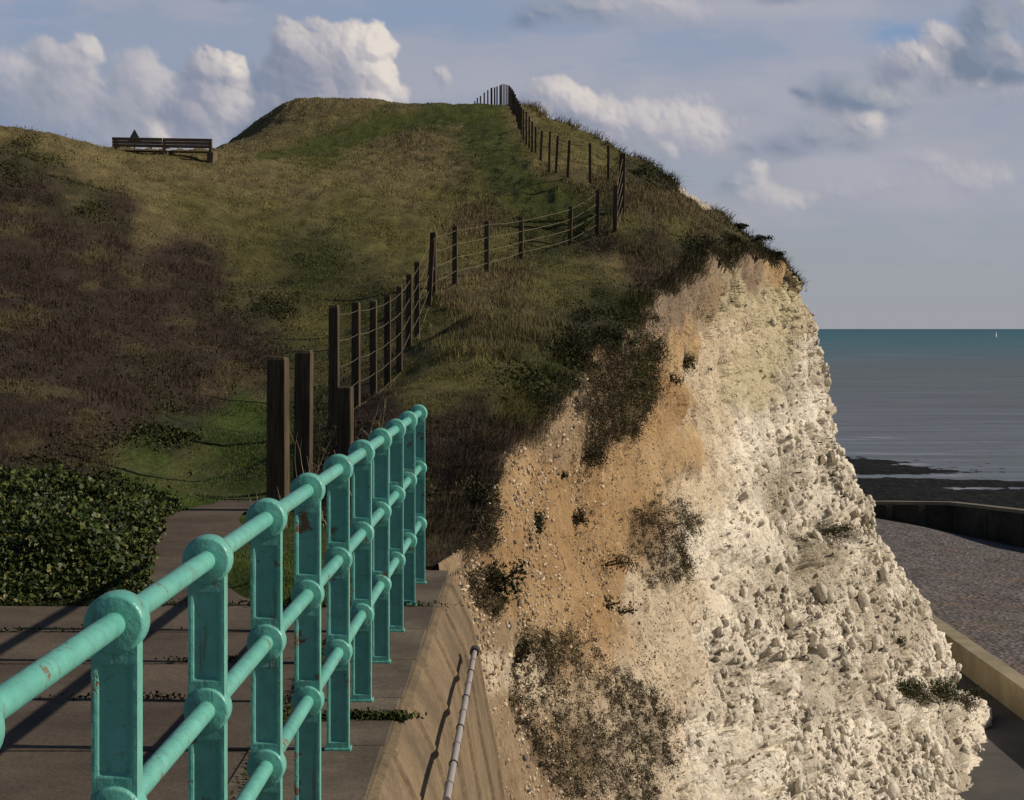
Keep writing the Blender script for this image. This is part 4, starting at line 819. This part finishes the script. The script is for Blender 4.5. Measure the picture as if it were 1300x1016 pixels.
# ------------------------------------------------------------------ railing
ZT, ZM, ZL = 1.10, .745, .385
root = empty('railing', (RX(3), 3, 0)); tag(root, 'turquoise painted iron railing with rusty posts and three round rails', 'railing'); RO = Vector((RX(3), 3, 0))
ang = math.atan(.0126)
def post_mesh():
    mb = MB(); w, t = .043, .026; r_ = .009            # half width, half thickness, panel recess
    z1 = ZT - .03
    # outline of the shaft with a recessed panel on both broad faces
    for s_ in (-1, 1):
        y = s_ * t; yi = s_ * (t - r_)
        for za, zb in ((.03, ZL - .065), (ZL + .065, ZM - .065), (ZM + .065, ZT - .07)):
            O4 = [(-w, y, za), (w, y, za), (w, y, zb), (-w, y, zb)]; m1 = .013; I4 = [(-w + m1, y, za + .006), (w - m1, y, za + .006), (w - m1, y, zb - .006), (-w + m1, y, zb - .006)]; m2 = .019
            J4 = [(-w + m2, yi, za + .014), (w - m2, yi, za + .014), (w - m2, yi, zb - .014), (-w + m2, yi, zb - .014)]; b = [(0, 1, 5, 4), (1, 2, 6, 5), (2, 3, 7, 6), (3, 0, 4, 7), (4, 5, 9, 8), (5, 6, 10, 9), (6, 7, 11, 10), (7, 4, 8, 11), (8, 9, 10, 11)]
            mb.add(O4 + I4 + J4, b if s_ < 0 else [f[::-1] for f in b])
        for za, zb in ((-.02, .03), (ZL - .065, ZL + .065), (ZM - .065, ZM + .065), (ZT - .07, z1)):
            q = [(-w, y, za), (w, y, za), (w, y, zb), (-w, y, zb)]; mb.add(q, [(0, 1, 2, 3) if s_ < 0 else (3, 2, 1, 0)])
    for s_ in (-1, 1):
        x = s_ * w; q = [(x, -t, -.02), (x, t, -.02), (x, t, z1), (x, -t, z1)]; mb.add(q, [(0, 1, 2, 3) if s_ > 0 else (3, 2, 1, 0)])
    mb.add([(-w, -t, z1), (w, -t, z1), (w, t, z1), (-w, t, z1)], [(0, 1, 2, 3)])
    return mb
def collar_mesh(z, rad):
    mb = MB(); prof_ = [(-.0345, rad * .86), (-.0335, rad * .91), (-.030, rad * .965), (-.023, rad), (.023, rad), (.030, rad * .965), (.0335, rad * .91), (.0345, rad * .86)]
    mb.tube([(0, y, z) for y, _ in prof_], 0, 36, True, [r for _, r in prof_]); return mb
pm = None
for i, y in enumerate(RY):
    if i == 0:
        po = post_mesh(); me_o = po.build('post', M_PAINT, root, bevel=.005, seg=2); me_o.location = (RX(y) - RO.x, y - 3, 0); cm = []
        for z in (ZT, ZM, ZL):
            c_ = collar_mesh(z, .058 if z == ZT else .055).build('collar', M_PAINT, me_o, smooth=True); cm.append(c_)
        ft = MB().box(-.052, .052, -.034, .034, .002, .014).build('foot_plate', M_PAINT, me_o, bevel=.003); cm.append(ft)
    else:
        p2 = me_o.copy(); COL.objects.link(p2); p2.parent = root; p2.location = (RX(y) - RO.x, y - 3, 0)
        for c_ in cm: c2 = c_.copy(); COL.objects.link(c2); c2.parent = p2
y0, y1 = RY[0] - .3, RY[-1] + .055
for nm, z in (('top_rail', ZT), ('middle_rail', ZM), ('bottom_rail', ZL)):
    MB().tube([(RX(y) - RO.x, y - 3, z) for y in np.linspace(y0, y1, 14)], .0235, 28).build(nm, M_PAINT, root, smooth=True)

# ------------------------------------------------------------------ fences
def tz(x, y): return float(terrain_z(np.array([[x, y]]))[0][0])
def fence(name, label, posts, wires, nw=5):
    p0 = px(posts[0][0], posts[0][2], posts[0][3]); root = empty(name, p0); tag(root, label, 'fence'); O = Vector(p0); W_ = []
    for k, (u, vt, vb, d, wd, ln) in enumerate(posts):
        wd = wd * (.8 if d > 57 else 1)
        r = random.Random(k + len(posts)); t = px(u, vt, d); b = px(u, vb, d); g = tz(b[0], b[1]); z0 = min(b[2], g) - .35
        w = wd / FPX * d * .5; mb = MB(); rot = Matrix.Translation(Vector((b[0], b[1], 0)) - Vector((O.x, O.y, 0))) @ Matrix.Rotation(R(-6 + r.uniform(-3, 3)), 4, 'Z')
        H = t[2] - z0; vs = []
        for zz, f in ((0, 1.02), (H * .5, 1.0), (H - .03, .97), (H, .86)):
            for sx, sy in ((-1, -1), (1, -1), (1, 1), (-1, 1)): vs.append(rot @ Vector((sx * w * f + ln * zz, sy * w * f, z0 - O.z + zz + (r.uniform(-.01, .01) if zz == H else 0))))
        fs = [(3, 2, 1, 0), (12, 13, 14, 15)]
        for q in range(3):
            for e in range(4): a, c_ = q * 4 + e, q * 4 + (e + 1) % 4; fs.append((a, c_, c_ + 4, a + 4))
        po = mb.add(vs, fs).build('post', M_POST, root, bevel=.006 if d < 30 else 0)
        W_.append((b[0], b[1], min(b[2], g + .2), t[2], w))
    for a, b in wires:
        A, B = W_[a], W_[b]
        for k in range(nw):
            f = .93 - k * (.86 / (nw - 1)); P_ = []
            for s_ in np.linspace(0, 1, 7):
                x = A[0] + (B[0] - A[0]) * s_; y = A[1] + (B[1] - A[1]) * s_; z = (A[2] + (A[3] - A[2]) * f) * (1 - s_) + (B[2] + (B[3] - B[2]) * f) * s_ - .02 * 4 * s_ * (1 - s_)
                P_.append(Vector((x + max(A[4], B[4]) * .6, y, z)) - O)
            MB().tube(P_, max(.0025, .00006 * (A[1] + B[1])), 4).build('wire', M_WIRE, root)
    return root
LOW = [(353,453,636,17.2,24,0),(384,445,604,18.6,21,.01),(424,388,545,20.5,12.5,0),(452,384,524,22.6,10,0),(474,381,510,24.8,8.5,0),(492,374,494,26.7,8,0),(507,363,480,27.6,7.5,0),(518.5,349,453,31,7,.01),(529.5,332,430,33,6.5,0),
       (542.5,305,395,36,6,.06),(550,295,382,36.7,7.5,.0),(577.5,287,366,40.5,6.2,0),(618,280,355,42.7,6,0),(661.5,276,338,50,5.5,0),(723,262,321,54,5,.02),(757.5,241,302,55,5,.02),(780,235,296,54.5,5.5,.02),(788.5,195,268,56.5,8,.02)]
fence('wire_fence', 'post and wire fence climbing from the path over the near mound to the corner posts', LOW, [(i, i + 1) for i in range(2, 17)])
UP = [(792,210,262,56.9,4,0),(772.3,185,236,61,4,0),(749,182,236,61,4,0),(719.8,178.6,229,62,4.2,.05),(705,172.5,224,64,4,.05),(696.5,167,217,66,3.4,.03),(685.5,166,209,72,3.8,.05),(680,161,202,75,3,0),(675.7,154.5,198,76,3.3,0),(672,148.6,192,78,2.8,0),(668.2,141.7,187,81,2.8,0),(664.5,139,181,85,2.8,0),
      (662,136,173,88,2.6,0),(660,132,167,92,2.6,0),(658,128,160,95,2.6,0),(656,124.5,156,99,2.5,0),(654,119.5,151,102,2.5,0),(652,116,147,105,2.4,0),(650.5,113.4,143,107,2.4,0),(648.5,111,140,109,2.4,0),
      (646.6,109,138,110,2.3,0),(644.8,108,138,111.5,1.5,0),(642.9,107.7,138,112.5,1.5,0),(640.9,107,138,113.5,1.5,0),(638.9,107.2,138,114.5,1.5,0),(636.8,107,138,115,1.6,0),(635,108.5,138,115.5,2.4,0),(631,110,138,116,2.3,0),(628,111,139,117,2.3,0),(624,111.7,139,118,3,0),(619.3,114.6,139,120,2.1,0),(614.8,117.6,139,122,2.1,0),(610,122,140,125,2,0),(606,124.5,140,128,2,0),(602.8,128.5,141,131,2,0)]
fence('hilltop_fence', 'line of thin posts climbing from the corner over the skyline of the hill', UP, [(i, i + 1) for i in range(0, 12)], 3)
# fittings on the first gate post, low stump
p = px(438.5, 575, 18.2); root = empty('short_post', p); tag(root, 'short thick mossy post behind the railing, lower than its neighbours', 'post')
t = px(438.5, 491, 18.2)[2] - p[2]; MB().box(-.07, .07, -.07, .07, -.5, t, Matrix.Rotation(R(-6), 4, 'Z')).build('post', M_POST, root, bevel=.015)
# ------------------------------------------------------------------ bench and road sign
b0 = px(207, 198, 66); zz = tz(b0[0], b0[1]); root = empty('bench', (b0[0], b0[1], b0[2] - .02), (0, R(1.6), R(-7))); tag(root, 'long double wooden bench seen from behind on the left skyline', 'bench')
for x0, x1 in ((-1.82, -.012), (.012, 1.78)):
    mb = MB(); T = Matrix.Translation((0, -.05, .30)) @ Matrix.Rotation(R(12), 4, 'X')
    for k in range(3): mb.box(x0, x1, -.02, .02, k * .115, k * .115 + .108, T)
    mb.build('backrest', M_BENCH, root, bevel=.006); mb = MB()
    for k in range(3): mb.box(x0, x1, .04 + k * .14, .17 + k * .14, .17, .21)
    mb.build('seat', M_BENCH, root, bevel=.006)
for x in (-1.68, 0.06, 1.72):
    MB().box(x - .11, x + .11, -.12, .45, -.4, .165).build('leg', M_BENCH, root, bevel=.01)
    MB().box(x - .05, x + .05, -.09, -.04, .15, .60, Matrix.Rotation(R(6), 4, 'X')).build('back_support', M_BENCH, root, bevel=.006)
    MB().box(x - .06, x + .06, -.08, .42, .30, .34).build('armrest', M_BENCH, root, bevel=.006)
sp_ = px(171, 196, 90); root = empty('road_sign', (sp_[0], sp_[1], sp_[2] - 1.0)); tag(root, 'dark back of a triangular road sign rising behind the bench', 'sign')
zc = px(171, 165, 90)[2] - (sp_[2] - 1.0)
MB().tube([(0, 0, -.5), (0, 0, zc - .05)], .03, 8).build('post', M_SIGN, root)
MB().add([(-.36, -.04, zc - .62), (.36, -.04, zc - .62), (.02, -.04, zc), (-.02, -.04, zc), (-.36, -.055, zc - .62), (.36, -.055, zc - .62), (.02, -.055, zc), (-.02, -.055, zc)], [(0, 1, 2, 3), (7, 6, 5, 4), (0, 4, 5, 1), (1, 5, 6, 2), (2, 6, 7, 3), (3, 7, 4, 0)]).build('sign_plate', M_SIGN, root)

# ------------------------------------------------------------------ small growth: moss on the parapet, dry stalks by the gate posts
r = np.random.default_rng(77)
def moss(name, label, spots):
    P = np.concatenate([np.array((x, y, z)) + r.normal(size=(n, 3)) * np.array((sx, sy, .008)) + np.array((0, 0, .012)) for x, y, z, sx, sy, n in spots]); g = r.random(len(P))[:, None]
    c = np.array((.03, .035, .014)) * (1 - g) + np.array((.07, .085, .025)) * g; tag(leaves(name, P, .012 + .014 * r.random(len(P)), c, M_SHRUB, r), label, kind='stuff')
moss('moss', 'dark moss and weeds in the joints of the parapet and paving', [(-.62, 8.0, .0, .07, .03, 900), (-.78, 7.95, .0, .05, .02, 500), (-.50, 7.98, 0, .04, .02, 400), (-.96, 9.2, 0, .02, .5, 900), (-.96, 7.6, 0, .02, .5, 900), (-1.45, 9.36, 0, .12, .010, 260), (-1.7, 8.42, 0, .15, .010, 200), (-2.6, 10.3, 0, .3, .008, 120), (-.97, 11.2, 0, .3, .02, 700), (-1.6, 11.3, 0, .3, .04, 300), (-2.6, 11.27, 0, .3, .03, 900)])
mb = MB(); rr = random.Random(5)
for u, v, d, h in [(388, 600, 17.9, .62), (392, 604, 17.6, .5), (379, 606, 17.5, .35), (400, 606, 17.2, .55), (427, 590, 18.1, .4), (446, 585, 18.6, .5), (456, 600, 17.4, .45), (470, 585, 18.6, .6), (365, 640, 16.2, .35), (322, 640, 17.3, .3), (410, 620, 16.4, .3), (480, 600, 17.6, .4)]:
    P0 = Vector(px(u, v, d)); P0.z = tz(P0.x, P0.y) - .02
    for b_ in range(4):
        q = P0 + Vector((rr.uniform(-.05, .05), rr.uniform(-.05, .05), 0)); pts_ = [q.copy()]; dr = Vector((rr.uniform(-.35, .35), rr.uniform(-.3, .3), 1)).normalized(); L_ = h * rr.uniform(.6, 1.1)
        for i_ in range(5): q = q + dr * L_ / 5; dr = (dr + Vector((rr.uniform(-.15, .15), rr.uniform(-.15, .15), rr.uniform(-.1, .05)))).normalized(); pts_.append(q.copy())
        mb.tube(pts_, .003, 4, True, [.0035, .0032, .0028, .0024, .002, .0012])
        for i_ in (2, 3, 4): e = Vector((rr.uniform(-.7, .7), rr.uniform(-.5, .5), .6)).normalized() * L_ * .22; mb.tube([pts_[i_], pts_[i_] + e], .0016, 3)
tag(mb.build('dry_stalks', M_WIRE), 'dry pale dead stalks standing round the gate posts', kind='stuff')
